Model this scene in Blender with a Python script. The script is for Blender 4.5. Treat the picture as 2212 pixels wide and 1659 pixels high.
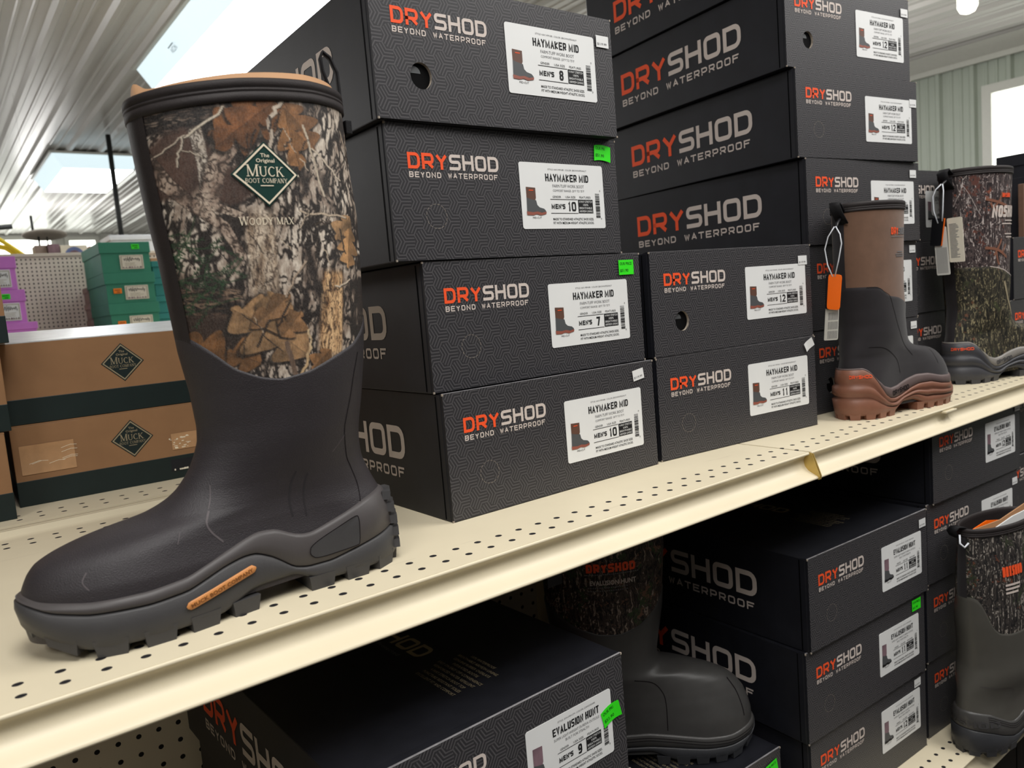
import bpy, bmesh, math, random
import numpy as np
from mathutils import Vector, Matrix

for _o in list(bpy.data.objects):
    bpy.data.objects.remove(_o)
SC = bpy.context.scene
COL = SC.collection
PI = math.pi

# ------------------------------------------------------------------ camera
FPX, IMG_W, IMG_H = 1672.12, 2212, 1659
CAM_LOC = Vector((0.0, -0.5681, 0.23))
ya, pt, ro = math.radians(37.03), math.radians(6.135), math.radians(-4.7215)
fw = Vector((math.sin(ya) * math.cos(pt), math.cos(ya) * math.cos(pt), -math.sin(pt)))
rt = Vector((math.cos(ya), -math.sin(ya), 0))
up = rt.cross(fw)
r2 = rt * math.cos(ro) + up * math.sin(ro)
u2 = up * math.cos(ro) - rt * math.sin(ro)
cd = bpy.data.cameras.new('camera')
cam = bpy.data.objects.new('camera', cd)
COL.objects.link(cam)
mw = Matrix.Identity(4)
for i in range(3):
    mw[i][0], mw[i][1], mw[i][2], mw[i][3] = r2[i], u2[i], -fw[i], CAM_LOC[i]
cam.matrix_world = mw
cd.sensor_width = 36.0
cd.lens = FPX / IMG_W * 36.0
cd.clip_start = 0.02
cd.clip_end = 60
cd.dof.use_dof = True
cd.dof.focus_distance = 0.86
cd.dof.aperture_fstop = 10.0
SC.camera = cam

# ------------------------------------------------------------------ world, lights, exposure
SC.view_settings.view_transform = 'Standard'
SC.view_settings.look = 'None'
SC.view_settings.gamma = 1.0
SC.view_settings.use_curve_mapping = False
SC.view_settings.exposure = 0.0
wd = bpy.data.worlds.new('store_ambient')
SC.world = wd
wd.use_nodes = True
wd.node_tree.nodes['Background'].inputs[0].default_value = (1.0, 0.97, 0.93, 1)
wd.node_tree.nodes['Background'].inputs[1].default_value = 0.06

def area_light(name, loc, size, power, rot=(0, 0, 0), color=(1, .98, .95)):
    l = bpy.data.lights.new(name, 'AREA')
    l.shape = 'RECTANGLE'
    l.size, l.size_y = size
    l.energy = power
    l.color = color
    o = bpy.data.objects.new(name, l)
    COL.objects.link(o)
    o.location = loc
    o.rotation_euler = rot
    return o
CEIL = 1.73
def fill_light(lx, ly, power):
    """added point light without a fixture, to brighten the ceiling"""
    l = bpy.data.lights.new('ceiling_fill_light', 'POINT')
    l.energy, l.shadow_soft_size, l.color = power, .3, (1, .98, .96)
    o = bpy.data.objects.new('ceiling_fill_light', l)
    COL.objects.link(o)
    o.location = (lx, ly, CEIL - .6)
for lx, ly in ((0.1, -0.9), (1.6, -0.9), (3.4, -1.0), (-1.3, -1.4)):
    area_light('aisle_ceiling_lamp', (lx, ly, CEIL - .06), (0.62, 1.2), 28)
    fill_light(lx, ly, 5)
for lx, ly in ((-1.0, 4.6), (3.9, 2.2), (4.2, 5.5), (-1.0, 7.0), (1.4, 9.6)):
    area_light('ceiling_lamp', (lx, ly, CEIL - .06), (0.62, 1.2), 20)
    fill_light(lx, ly, 26)

# ------------------------------------------------------------------ object helpers
def new_obj(name, data=None, parent=None, loc=None, rotz=0.0):
    o = bpy.data.objects.new(name, data)
    COL.objects.link(o)
    if parent is not None:
        o.parent = parent
    if loc is not None:
        o.location = loc
    if rotz:
        o.rotation_euler = (0, 0, rotz)
    return o

def tag(o, label, cat, group=None, kind=None):
    o['label'] = label
    o['category'] = cat
    if group:
        o['group'] = group
    if kind:
        o['kind'] = kind
    return o

def thing(name, label, cat, loc=(0, 0, 0), rotz=0.0, group=None):
    return tag(new_obj(name, None, None, loc, rotz), label, cat, group)

class MB:
    """collects faces with materials, then links them as one mesh object"""
    def __init__(s):
        s.v, s.f, s.m, s.sm, s.mats = [], [], [], [], []
    def mat(s, m):
        if m not in s.mats:
            s.mats.append(m)
        return s.mats.index(m)
    def add(s, verts, faces, m, smooth=False):
        b = len(s.v)
        k = s.mat(m)
        s.v.extend([tuple(p) for p in verts])
        for f in faces:
            s.f.append([b + i for i in f])
            s.m.append(k)
            s.sm.append(smooth)
        return s
    def box(s, x0, x1, y0, y1, z0, z1, m, bev=0.0):
        if bev <= 0:
            v = [(x, y, z) for z in (z0, z1) for y in (y0, y1) for x in (x0, x1)]
            f = [(0, 2, 3, 1), (4, 5, 7, 6), (0, 1, 5, 4), (2, 6, 7, 3), (0, 4, 6, 2), (1, 3, 7, 5)]
            return s.add(v, f, m)
        bm = bmesh.new()
        bmesh.ops.create_cube(bm, size=1.0)
        for v in bm.verts:
            v.co = Vector(((x0 + x1) / 2 + v.co.x * (x1 - x0), (y0 + y1) / 2 + v.co.y * (y1 - y0), (z0 + z1) / 2 + v.co.z * (z1 - z0)))
        bmesh.ops.bevel(bm, geom=bm.edges[:], offset=bev, segments=2, affect='EDGES', profile=0.6)
        bm.verts.index_update()
        s.add([v.co[:] for v in bm.verts], [[v.index for v in f.verts] for f in bm.faces], m, False)
        bm.free()
        return s
    def tube(s, pts, rad, m, n=10, closed=False, smooth=True):
        pts = [Vector(p) for p in pts]
        N = len(pts)
        rads = rad if isinstance(rad, (list, tuple)) else [rad] * N
        vs, fs = [], []
        ref = None
        for i in range(N):
            a = pts[(i - 1) % N] if (closed or i > 0) else pts[i]
            b = pts[(i + 1) % N] if (closed or i < N - 1) else pts[i]
            t = (b - a).normalized()
            if ref is None:
                ref = Vector((0, 0, 1)) if abs(t.z) < .9 else Vector((1, 0, 0))
            nn = (ref - t * ref.dot(t)).normalized()
            ref = nn
            bb = t.cross(nn)
            for k in range(n):
                an = 2 * PI * k / n
                vs.append(pts[i] + (nn * math.cos(an) + bb * math.sin(an)) * rads[i])
        for i in range(N if closed else N - 1):
            for k in range(n):
                j = (i + 1) % N
                fs.append((i * n + k, i * n + (k + 1) % n, j * n + (k + 1) % n, j * n + k))
        if not closed:
            fs.append(tuple(range(n - 1, -1, -1)))
            fs.append(tuple((N - 1) * n + k for k in range(n)))
        return s.add(vs, fs, m, smooth)
    def ribbon(s, pts, wv, th, m):
        """flat strap along pts; wv = width vector, th = thickness"""
        pts = [Vector(p) for p in pts]
        wv = Vector(wv)
        N = len(pts)
        vs, fs = [], []
        for i in range(N):
            t = (pts[min(i + 1, N - 1)] - pts[max(i - 1, 0)]).normalized()
            nn = t.cross(wv).normalized() * th / 2
            vs += [pts[i] - wv / 2 - nn, pts[i] + wv / 2 - nn, pts[i] + wv / 2 + nn, pts[i] - wv / 2 + nn]
        for i in range(N - 1):
            for k in range(4):
                fs.append((i * 4 + k, i * 4 + (k + 1) % 4, i * 4 + 4 + (k + 1) % 4, i * 4 + 4 + k))
        fs.append((3, 2, 1, 0))
        fs.append(tuple((N - 1) * 4 + k for k in range(4)))
        return s.add(vs, fs, m, True)
    def mesh(s, name):
        me = bpy.data.meshes.new(name)
        me.from_pydata(s.v, [], s.f)
        for m in s.mats:
            me.materials.append(m)
        me.polygons.foreach_set('material_index', s.m)
        me.polygons.foreach_set('use_smooth', s.sm)
        me.update()
        return me
    def build(s, name, parent=None, loc=None, rotz=0.0):
        return new_obj(name, s.mesh(name), parent, loc, rotz)

def copy_tree(o, parent=None):
    c = o.copy()
    COL.objects.link(c)
    if parent is not None:
        c.parent = parent
    for ch in list(o.children):
        copy_tree(ch, c)
    return c

def interp(tbl, x):
    xs = [a for a, b in tbl]
    if xs[0] > xs[-1]:
        tbl = tbl[::-1]
    return float(np.interp(x, [a for a, b in tbl], [b for a, b in tbl]))

def smooth_tbl(tbl, n=160, it=6):
    """resample a table [(key,val)] and soften its corners"""
    t = sorted(tbl)
    xs = np.linspace(t[0][0], t[-1][0], n)
    ys = np.interp(xs, [a for a, b in t], [b for a, b in t])
    for _ in range(it):
        y2 = ys.copy()
        y2[1:-1] = .25 * ys[:-2] + .5 * ys[1:-1] + .25 * ys[2:]
        ys = y2
    return list(zip(xs.tolist(), ys.tolist()))

# ------------------------------------------------------------------ materials
def s2l(c):
    return tuple(((v / 255) / 12.92 if v / 255 <= .04045 else ((v / 255 + .055) / 1.055) ** 2.4) for v in c)

class NT:
    def __init__(s, name):
        s.m = bpy.data.materials.new(name)
        s.m.use_nodes = True
        s.t = s.m.node_tree
        s.b = s.t.nodes['Principled BSDF']
    def n(s, typ, **kw):
        nd = s.t.nodes.new(typ)
        for k, v in kw.items():
            setattr(nd, k, v)
        return nd
    def l(s, a, b):
        s.t.links.new(a, b)
    def _in(s, sock, v):
        if hasattr(v, 'links') or isinstance(v, bpy.types.NodeSocket):
            s.l(v, sock)
        else:
            sock.default_value = v
    def math(s, op, a, b=None, c=None, clamp=False):
        nd = s.n('ShaderNodeMath', operation=op, use_clamp=clamp)
        s._in(nd.inputs[0], a)
        if b is not None:
            s._in(nd.inputs[1], b)
        if c is not None:
            s._in(nd.inputs[2], c)
        return nd.outputs[0]
    def coord(s, kind='Object'):
        return s.n('ShaderNodeTexCoord').outputs[kind]
    def sep(s, v):
        nd = s.n('ShaderNodeSeparateXYZ')
        s.l(v, nd.inputs[0])
        return nd.outputs
    def comb(s, x, y, z):
        nd = s.n('ShaderNodeCombineXYZ')
        for i, v in enumerate((x, y, z)):
            s._in(nd.inputs[i], v)
        return nd.outputs[0]
    def mapping(s, v, scale=(1, 1, 1), loc=(0, 0, 0), rot=(0, 0, 0)):
        nd = s.n('ShaderNodeMapping')
        s.l(v, nd.inputs[0])
        nd.inputs['Scale'].default_value = scale
        nd.inputs['Location'].default_value = loc
        nd.inputs['Rotation'].default_value = rot
        return nd.outputs[0]
    def noise(s, v, scale, detail=3, rough=.55, dist=0.0):
        nd = s.n('ShaderNodeTexNoise')
        if v is not None:
            s.l(v, nd.inputs['Vector'])
        nd.inputs['Scale'].default_value = scale
        nd.inputs['Detail'].default_value = detail
        nd.inputs['Roughness'].default_value = rough
        nd.inputs['Distortion'].default_value = dist
        return nd.outputs['Fac']
    def ramp(s, f, stops, interp='LINEAR'):
        nd = s.n('ShaderNodeValToRGB')
        s.l(f, nd.inputs[0])
        r = nd.color_ramp
        r.interpolation = interp
        while len(r.elements) < len(stops):
            r.elements.new(.5)
        for e, (p, c) in zip(r.elements, stops):
            e.position = p
            e.color = (*c, 1) if len(c) == 3 else c
        return nd.outputs[0]
    def mix(s, f, a, b, typ='MIX'):
        nd = s.n('ShaderNodeMix', data_type='RGBA', blend_type=typ)
        s._in(nd.inputs[0], f)
        for k, v in ((6, a), (7, b)):
            if isinstance(v, tuple):
                nd.inputs[k].default_value = (*v, 1) if len(v) == 3 else v
            else:
                s.l(v, nd.inputs[k])
        return nd.outputs[2]
    def bump(s, h, strength=.3, dist=.001):
        nd = s.n('ShaderNodeBump')
        nd.inputs['Strength'].default_value = strength
        nd.inputs['Distance'].default_value = dist
        s.l(h, nd.inputs['Height'])
        s.l(nd.outputs[0], s.b.inputs['Normal'])
    def set(s, color=None, rough=.5, spec=.5, metal=0.0, emit=None, estr=0.0, sheen=0.0, coat=0.0):
        if color is not None:
            if isinstance(color, tuple):
                s.b.inputs['Base Color'].default_value = (*color, 1)
            else:
                s.l(color, s.b.inputs['Base Color'])
        s._in(s.b.inputs['Roughness'], rough)
        s.b.inputs['Specular IOR Level'].default_value = spec
        s.b.inputs['Metallic'].default_value = metal
        if sheen:
            s.b.inputs['Sheen Weight'].default_value = sheen
        if coat:
            s.b.inputs['Coat Weight'].default_value = coat
        if emit is not None:
            s.b.inputs['Emission Color'].default_value = (*emit, 1)
            s.b.inputs['Emission Strength'].default_value = estr
        return s.m

def plain(name, rgb, rough=.5, spec=.5, vary=.06, nscale=40, bump=0.0, bscale=300, bdist=.0006, metal=0.0, sheen=0.0, coat=0.0):
    t = NT(name)
    c = s2l(rgb)
    co = t.coord()
    nz = t.noise(co, nscale, 4)
    lo = tuple(max(0, v * (1 - vary)) for v in c)
    hi = tuple(min(1, v * (1 + vary)) for v in c)
    col = t.ramp(nz, [(.3, lo), (.7, hi)])
    m = t.set(col, rough, spec, metal, sheen=sheen, coat=coat)
    if bump:
        t.bump(t.noise(co, bscale, 3), bump, bdist)
    return m

def emissive(name, rgb, strength, rough=.4):
    t = NT(name)
    return t.set(s2l(rgb), rough, emit=s2l(rgb), estr=strength)

M = {}
M['shelf'] = plain('cream_painted_steel', (218, 207, 180), .42, .4, .03, 9, .05, 500)
M['shelf_dark'] = plain('slot_dark', (26, 22, 24), .8, .1)
M['brass'] = plain('yellowed_bracket', (196, 168, 96), .35, .5, .1, 60, metal=.4)
M['black_card'] = plain('black_printed_card', (24, 25, 31), .5, .35, .2, 30, .1, 900, .0003)
M['seam'] = plain('box_slit_shadow_gap', (5, 5, 6), .8, .1)
M['rubbed'] = plain('rubbed_fold', (112, 110, 112), .6, .4, .35, 70)
M['fray'] = plain('frayed_card_edge', (150, 140, 128), .8, .2, .3, 200)
M['orange'] = plain('orange_print', (236, 84, 40), .55, .3, .02)
M['silver'] = plain('warm_silver_print', (200, 188, 180), .55, .3, .02)
M['white'] = plain('white_print', (224, 222, 216), .55, .3, .02)
M['paper'] = plain('white_label_paper', (222, 223, 222), .45, .4, .02, 20)
M['ink'] = plain('black_ink', (22, 22, 24), .6, .3, .02)
M['greyink'] = plain('grey_ink', (110, 110, 112), .6, .3, .02)
M['green'] = plain('neon_green_sticker', (52, 226, 30), .5, .3, .03)
M['greenink'] = plain('dark_green_ink', (10, 92, 12), .6, .3, .03)
M['neonorange'] = plain('neon_orange_sticker', (250, 130, 20), .5, .3, .03)
M['pic_brown'] = plain('printed_boot_brown', (92, 62, 50), .5)
M['pic_grey'] = plain('printed_boot_grey', (74, 76, 78), .5)
M['pic_sole'] = plain('printed_boot_sole', (140, 78, 64), .5)
M['kraft'] = plain('kraft_card', (142, 106, 74), .6, .3, .06, 25, .1, 700, .0003)
M['kraft_light'] = plain('kraft_insert_board', (170, 132, 98), .65, .3, .05, 25)
M['dkgreen'] = plain('dark_green_band', (20, 34, 34), .45, .4, .1, 25)
M['logo_green'] = plain('dark_green_patch', (18, 54, 48), .5, .3, .05, 90)
M['cream_print'] = plain('cream_print', (226, 214, 190), .55, .3, .03)
M['sage_print'] = plain('faded_print', (150, 138, 112), .6, .3, .05)
M['tape'] = plain('clear_tape', (178, 138, 100), .18, .6, .1, 60, .3, 90, .0008)
M['rubber'] = plain('dark_rubber', (46, 42, 45), .48, .42, .08, 30, .55, 1100, .0008)
M['neoprene'] = plain('black_neoprene', (34, 31, 34), .75, .25, .08, 60, .3, 1300, .0004, sheen=.15)
M['collar'] = plain('dark_binding', (40, 35, 35), .6, .3, .1, 80, .4, 1100, .0006)
M['midsole'] = plain('grey_midsole_rubber', (72, 68, 68), .45, .4, .06, 40, .15, 700, .0004)
M['outsole'] = plain('grey_outsole_rubber', (60, 59, 60), .5, .4, .06, 40, .2, 600, .0005)
M['plate'] = plain('copper_plate', (192, 128, 70), .45, .4, .08, 120, .2, 600, .0004)
M['plate_dark'] = plain('copper_plate_text', (120, 74, 38), .5, .3, .05)
M['webbing'] = plain('black_webbing', (18, 17, 20), .7, .25, .1, 90, .5, 1200, .0008)
M['tan_lining'] = plain('tan_lining', (176, 134, 98), .7, .2, .06, 60)
M['wire'] = plain('white_wire', (214, 218, 224), .3, .5, .02)
M['tag_orange'] = plain('orange_hang_tag', (250, 110, 12), .4, .4, .02)
M['tag_black'] = plain('black_hang_tag', (16, 16, 20), .4, .4, .05)
M['tag_white'] = plain('white_hang_tag', (206, 204, 196), .6, .3, .03)
M['brown_neo'] = plain('brown_neoprene', (106, 80, 64), .8, .2, .08, 60, .3, 1200, .0004, sheen=.2)
M['brown_sole'] = plain('brown_gum_rubber', (124, 83, 66), .42, .4, .07, 50, .15, 600, .0004)
M['grey_wave'] = plain('taupe_midsole', (96, 82, 80), .5, .35, .06, 50)
M['black_rubber'] = plain('black_rubber', (66, 65, 64), .38, .42, .08, 40, .2, 800, .0004)
M['olive_rubber'] = plain('olive_grey_rubber', (76, 74, 69), .42, .4, .05, 30, .1, 700, .0003)
M['black_sole'] = plain('black_sole_rubber', (50, 51, 54), .42, .4, .08, 50, .15, 600, .0004)
M['grey_sole'] = plain('grey_sole_rubber', (60, 60, 64), .45, .4, .07, 50, .15, 600, .0004)
M['lightgrey_sole'] = plain('light_grey_midsole', (126, 122, 117), .45, .4, .05, 50)
M['scuff'] = plain('pale_scuff', (86, 80, 82), .6, .3, .1, 300)
M['white_metal'] = plain('white_ribbed_steel', (222, 220, 216), .27, .5, .02, 4)
M['wall_metal'] = plain('grey_green_ribbed_steel', (176, 184, 172), .5, .4, .02, 4)
M['floor'] = plain('grey_concrete', (88, 84, 80), .6, .3, .1, 5)
M['trimw'] = plain('white_trim', (208, 208, 200), .45, .4, .02)
M['green_box'] = plain('green_shoebox_card', (58, 132, 106), .6, .3, .05, 20)
M['teal_box'] = plain('teal_shoebox_card', (50, 124, 120), .6, .3, .05, 20)
M['purple_box'] = plain('orchid_shoebox_card', (204, 124, 208), .6, .3, .05, 20)
M['beige_box'] = plain('taupe_shoebox_card', (150, 132, 122), .6, .3, .05, 20)
M['tan_box'] = plain('tan_carton', (176, 128, 92), .6, .3, .05, 20)
M['blue_box'] = plain('blue_carton', (62, 78, 120), .6, .3, .05, 20)
M['oldpaper'] = plain('cream_label', (222, 214, 196), .5, .3, .03)
M['peg'] = plain('perforated_panel', (206, 198, 180), .5, .35, .03, 9)
M['yellow'] = plain('yellow_tube', (226, 200, 40), .4, .4, .05)
M['dark_metal'] = plain('dark_metal', (46, 48, 48), .5, .5, .1, metal=.3)
M['disc'] = plain('pale_grey_disc', (178, 170, 160), .5, .4, .08)
M['glaze'] = plain('milky_plastic', (214, 216, 218), .25, .5, .05)
M['bluegrey'] = plain('blue_grey_print', (96, 108, 150), .5, .3, .4, 30)
M['plum'] = plain('plum_print', (120, 96, 104), .5, .3, .4, 30)
M['lens'] = emissive('glowing_lens', (250, 252, 255), 9.0)
M['lens_side'] = emissive('dim_lens_side', (212, 230, 236), .95)
M['bulb'] = emissive('glowing_bulb', (255, 252, 225), 9.0)
M['daylight'] = emissive('bright_daylight', (252, 255, 246), 3.2)

def hatched_card():
    """black card printed with a tumbling-block hatching of fine grey lines"""
    t = NT('hatched_black_card')
    uv = t.n('ShaderNodeUVMap', uv_map='UVMap').outputs[0]
    o = t.sep(uv)
    R3 = math.sqrt(3)
    S = 0.0232                       # width of one hexagon
    px = t.math('DIVIDE', o[0], S)
    py = t.math('DIVIDE', o[1], S)
    def cell(ox, oy):
        ax = t.math('SUBTRACT', t.math('FLOORED_MODULO', t.math('ADD', px, ox), 1.0), .5)
        ay = t.math('SUBTRACT', t.math('FLOORED_MODULO', t.math('ADD', py, oy), R3), R3 / 2)
        d = t.math('ADD', t.math('MULTIPLY', ax, ax), t.math('MULTIPLY', ay, ay))
        return ax, ay, d
    ax, ay, da = cell(0, 0)
    bx, by, db = cell(.5, R3 / 2)
    sel = t.math('LESS_THAN', da, db)
    inv = t.math('SUBTRACT', 1.0, sel)
    gx = t.math('ADD', t.math('MULTIPLY', ax, sel), t.math('MULTIPLY', bx, inv))
    gy = t.math('ADD', t.math('MULTIPLY', ay, sel), t.math('MULTIPLY', by, inv))
    an = t.math('DIVIDE', t.math('ADD', t.math('ARCTAN2', gy, gx), PI), 2 * PI / 3)
    sec = t.math('FLOOR', an)
    s0 = t.math('LESS_THAN', sec, .5)
    s2 = t.math('GREATER_THAN', sec, 1.5)
    s1 = t.math('SUBTRACT', t.math('SUBTRACT', 1.0, s0), s2)
    def stripe(a):
        a = math.radians(a)
        d = t.math('ADD', t.math('MULTIPLY', gx, math.cos(a)), t.math('MULTIPLY', gy, math.sin(a)))
        return t.math('ABSOLUTE', t.math('SUBTRACT', t.math('FRACT', t.math('MULTIPLY', d, 7.0)), .5))
    v = t.math('ADD', t.math('ADD', t.math('MULTIPLY', stripe(60 + 90), s0), t.math('MULTIPLY', stripe(90), s1)), t.math('MULTIPLY', stripe(-60 + 90), s2))
    ln = t.math('GREATER_THAN', v, .30)
    grain = t.noise(t.mapping(uv, (60, 1400, 1)), 1.0, 2)
    c = t.mix(ln, s2l((35, 34, 37)), s2l((75, 73, 75)))
    c = t.mix(t.math('MULTIPLY', grain, .3), c, s2l((72, 72, 75)))
    m = t.set(c, .42, .4)
    t.bump(grain, .12, .0004)
    return m
M['hatch'] = hatched_card()

def slotted(name, base, phase_x, rows, pitch, rx, ry, extra_rows=None):
    """painted steel with punched holes; rows in local y (list) or None for a full grid in x and z"""
    t = NT(name)
    co = t.coord()
    o = t.sep(co)
    fx = t.math('SUBTRACT', t.math('FRACT', t.math('DIVIDE', t.math('SUBTRACT', o[0], phase_x - pitch / 2 - 100 * pitch), pitch)), .5)
    fx = t.math('MULTIPLY', fx, pitch / rx)
    fx2 = t.math('MULTIPLY', fx, fx)
    if rows is None:
        fz = t.math('SUBTRACT', t.math('FRACT', t.math('DIVIDE', t.math('ADD', o[2], 100 * pitch), pitch)), .5)
        fz = t.math('MULTIPLY', fz, pitch / ry)
        hole = t.math('LESS_THAN', t.math('ADD', fx2, t.math('MULTIPLY', fz, fz)), 1.0)
    else:
        hole = None
        for r in rows:
            fy = t.math('DIVIDE', t.math('SUBTRACT', o[1], r), ry)
            h = t.math('LESS_THAN', t.math('ADD', fx2, t.math('MULTIPLY', fy, fy)), 1.0)
            hole = h if hole is None else t.math('MAXIMUM', hole, h)
    c = s2l(base)
    nz = t.noise(co, 9, 4)
    sc = t.noise(t.mapping(co, (4, 60, 60)), 1.0, 5)
    col = t.ramp(nz, [(.3, tuple(v * .96 for v in c)), (.7, tuple(min(1, v * 1.03) for v in c))])
    col = t.mix(t.math('MULTIPLY', t.math('GREATER_THAN', sc, .66), .12), col, s2l((150, 130, 105)))
    col = t.mix(hole, col, s2l((16, 14, 18)))
    return t.set(col, t.math('ADD', .42, t.math('MULTIPLY', hole, .5)), .4)

# ------------------------------------------------------------------ lettering
def stroke_polys(pts, w, closed=False):
    """flat outline of a polyline of width w, mitred -> verts, faces (2D)"""
    P = [Vector((a, b)) for a, b in pts]
    n = len(P)
    L, Rr = [], []
    for i in range(n):
        if closed or 0 < i < n - 1:
            d1 = (P[i] - P[(i - 1) % n]).normalized()
            d2 = (P[(i + 1) % n] - P[i]).normalized()
        elif i == 0:
            d1 = d2 = (P[1] - P[0]).normalized()
        else:
            d1 = d2 = (P[-1] - P[-2]).normalized()
        n1, n2 = Vector((-d1.y, d1.x)), Vector((-d2.y, d2.x))
        mvec = n1 + n2
        if mvec.length < 1e-6:
            mvec = n1.copy()
        mvec.normalize()
        k = min(2.0, 1 / max(.35, mvec.dot(n1)))
        L.append(P[i] + mvec * w / 2 * k)
        Rr.append(P[i] - mvec * w / 2 * k)
    v = [tuple(a) for a in L] + [tuple(a) for a in Rr]
    f = []
    for i in range(n if closed else n - 1):
        j = (i + 1) % n
        f.append((i, n + i, n + j, j))
    return v, f

c = .22
def _rc(cx, cy, rx, ry, a0, a1, n=4):
    return [(cx + rx * math.cos(math.radians(a0 + (a1 - a0) * i / n)), cy + ry * math.sin(math.radians(a0 + (a1 - a0) * i / n))) for i in range(n + 1)]
BOX_O = _rc(1 - c, c, c, c, -90, 0) + _rc(1 - c, 1 - c, c, c, 0, 90) + _rc(c, 1 - c, c, c, 90, 180) + _rc(c, c, c, c, 180, 270)
GL = {  # squared letters: list of (points, closed)
    'D': [([(0, 0)] + _rc(.66, .34, .34, .34, -90, 0) + _rc(.66, .66, .34, .34, 0, 90) + [(0, 1)], True)],
    'R': [([(0, 0), (0, 1)] + _rc(.76, .76, .24, .24, 90, 0) + _rc(.76, .64, .24, .24, 0, -90) + [(0, .4)], False), ([(.5, .4), (1, 0)], False)],
    'Y': [([(0, 1), (.5, .48), (1, 1)], False), ([(.5, .5), (.5, 0)], False)],
    'S': [([(1, 1)] + _rc(.2, .8, .2, .2, 90, 180) + _rc(.2, .72, .2, .2, 180, 270) + _rc(.8, .32, .2, .2, 90, 0) + _rc(.8, .2, .2, .2, 0, -90) + [(0, 0)], False)],
    'H': [([(0, 0), (0, 1)], False), ([(1, 0), (1, 1)], False), ([(0, .52), (1, .52)], False)],
    'O': [(BOX_O, True)],
    'B': [([(0, 0), (.8, 0), (1, .14), (1, .4), (.85, .52), (1, .62), (1, .86), (.8, 1), (0, 1)], True), ([(0, .52), (.85, .52)], False)],
    'E': [([(1, 0), (0, 0), (0, 1), (1, 1)], False), ([(0, .52), (.85, .52)], False)],
    'N': [([(0, 0), (0, 1), (1, 0), (1, 1)], False)],
    'W': [([(0, 1), (.25, 0), (.5, .8), (.75, 0), (1, 1)], False)],
    'A': [([(0, 0), (.5, 1), (1, 0)], False), ([(.2, .32), (.8, .32)], False)],
    'T': [([(0, 1), (1, 1)], False), ([(.5, 1), (.5, 0)], False)],
    'P': [([(0, 0), (0, 1), (.8, 1), (1, .85), (1, .5), (.8, .36), (0, .36)], False)],
    'F': [([(0, 0), (0, 1), (1, 1)], False), ([(0, .52), (.8, .52)], False)],
    'U': [([(0, 1), (0, .2), (.2, 0), (.8, 0), (1, .2), (1, 1)], False)],
    'C': [([(1, 1), (.2, 1), (0, .8), (0, .2), (.2, 0), (1, 0)], False)],
    'K': [([(0, 0), (0, 1)], False), ([(1, 1), (0, .45), (1, 0)], False)],
    'M': [([(0, 0), (0, 1), (.5, .3), (1, 1), (1, 0)], False)],
}
def square_text(s, width, h, t=.19, gap=.15):
    """-> list of (verts, faces, char index)"""
    n = len(s)
    adv = width / (n - gap)
    lw = adv * (1 - gap)
    out = []
    for i, ch in enumerate(s):
        for pts, cl in GL.get(ch, []):
            th = t * h
            q = [(i * adv + th / 2 + x * (lw - th), th / 2 + y * (h - th)) for x, y in pts]
            if not cl:                      # square ends
                for e0, e1 in ((0, 1), (-1, -2)):
                    dx, dy = q[e0][0] - q[e1][0], q[e0][1] - q[e1][1]
                    L = math.hypot(dx, dy)
                    if abs(dx) < .2 * L or abs(dy) < .2 * L:
                        q[e0] = (q[e0][0] + dx / L * th / 2, q[e0][1] + dy / L * th / 2)
            v, f = stroke_polys(q, th, cl)
            out.append((v, f, i))
    return out

GL.update({
    'I': [([(.5, 0), (.5, 1)], False)], 'L': [([(0, 1), (0, 0), (1, 0)], False)], 'V': [([(0, 1), (.5, 0), (1, 1)], False)],
    'Z': [([(0, 1), (1, 1), (0, 0), (1, 0)], False)], "'": [([(.5, 1), (.5, .75)], False)],
    'M': [([(0, 0), (0, 1), (.5, .12), (1, 1), (1, 0)], False)],
    '0': [(BOX_O, True)], '1': [([(.2, .8), (.55, 1), (.55, 0)], False)],
    '2': [([(0, .8), (.2, 1), (.8, 1), (1, .8), (1, .58), (0, 0), (1, 0)], False)],
    '7': [([(0, 1), (1, 1), (.4, 0)], False)],
    '8': [([(.2, .53), (0, .7), (0, .86), (.2, 1), (.8, 1), (1, .86), (1, .7), (.8, .53)], True), ([(.2, .53), (0, .36), (0, .14), (.2, 0), (.8, 0), (1, .14), (1, .36), (.8, .53)], True)],
    '9': [([(1, .5), (.2, .42), (0, .6), (0, .84), (.2, 1), (.8, 1), (1, .84), (1, .2), (.8, 0), (.1, 0)], False)],
})
def gothic_text(s, x, y, width, h, t=.2, aspect=1.0, align='C'):
    """heavy condensed capitals -> list of (verts, faces); aspect = true width unit / true height unit"""
    ws = [{'I': .42, "'": .35, ' ': .45, '1': .7, 'M': 1.25, 'W': 1.3}.get(ch, 1.0) for ch in s]
    tot = sum(ws)
    k = width / tot
    ox = x - (width / 2 if align == 'C' else 0)
    th = t * h / aspect           # horizontal measure of a stroke, in x units
    out = []
    for ch, w in zip(s, ws):
        lw = w * k * .84
        for pts, cl in GL.get(ch, []):
            # build in true proportions, then squeeze x back
            hx = th * aspect
            q = [((th / 2 + px_ * max(0, lw - th)) * aspect if ch not in "I'" else lw * aspect / 2, hx / 2 + py_ * (h - hx)) for px_, py_ in pts]
            if not cl:
                for e0, e1 in ((0, 1), (-1, -2)):
                    dx, dy = q[e0][0] - q[e1][0], q[e0][1] - q[e1][1]
                    L = math.hypot(dx, dy) or 1
                    if abs(dx) < .45 * L or abs(dy) < .2 * L:
                        q[e0] = (q[e0][0] + dx / L * hx / 2, q[e0][1] + dy / L * hx / 2)
            v, f = stroke_polys(q, hx, cl)
            out.append(([(ox + a / aspect, y + b) for a, b in v], f))
        ox += w * k
    return out

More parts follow.
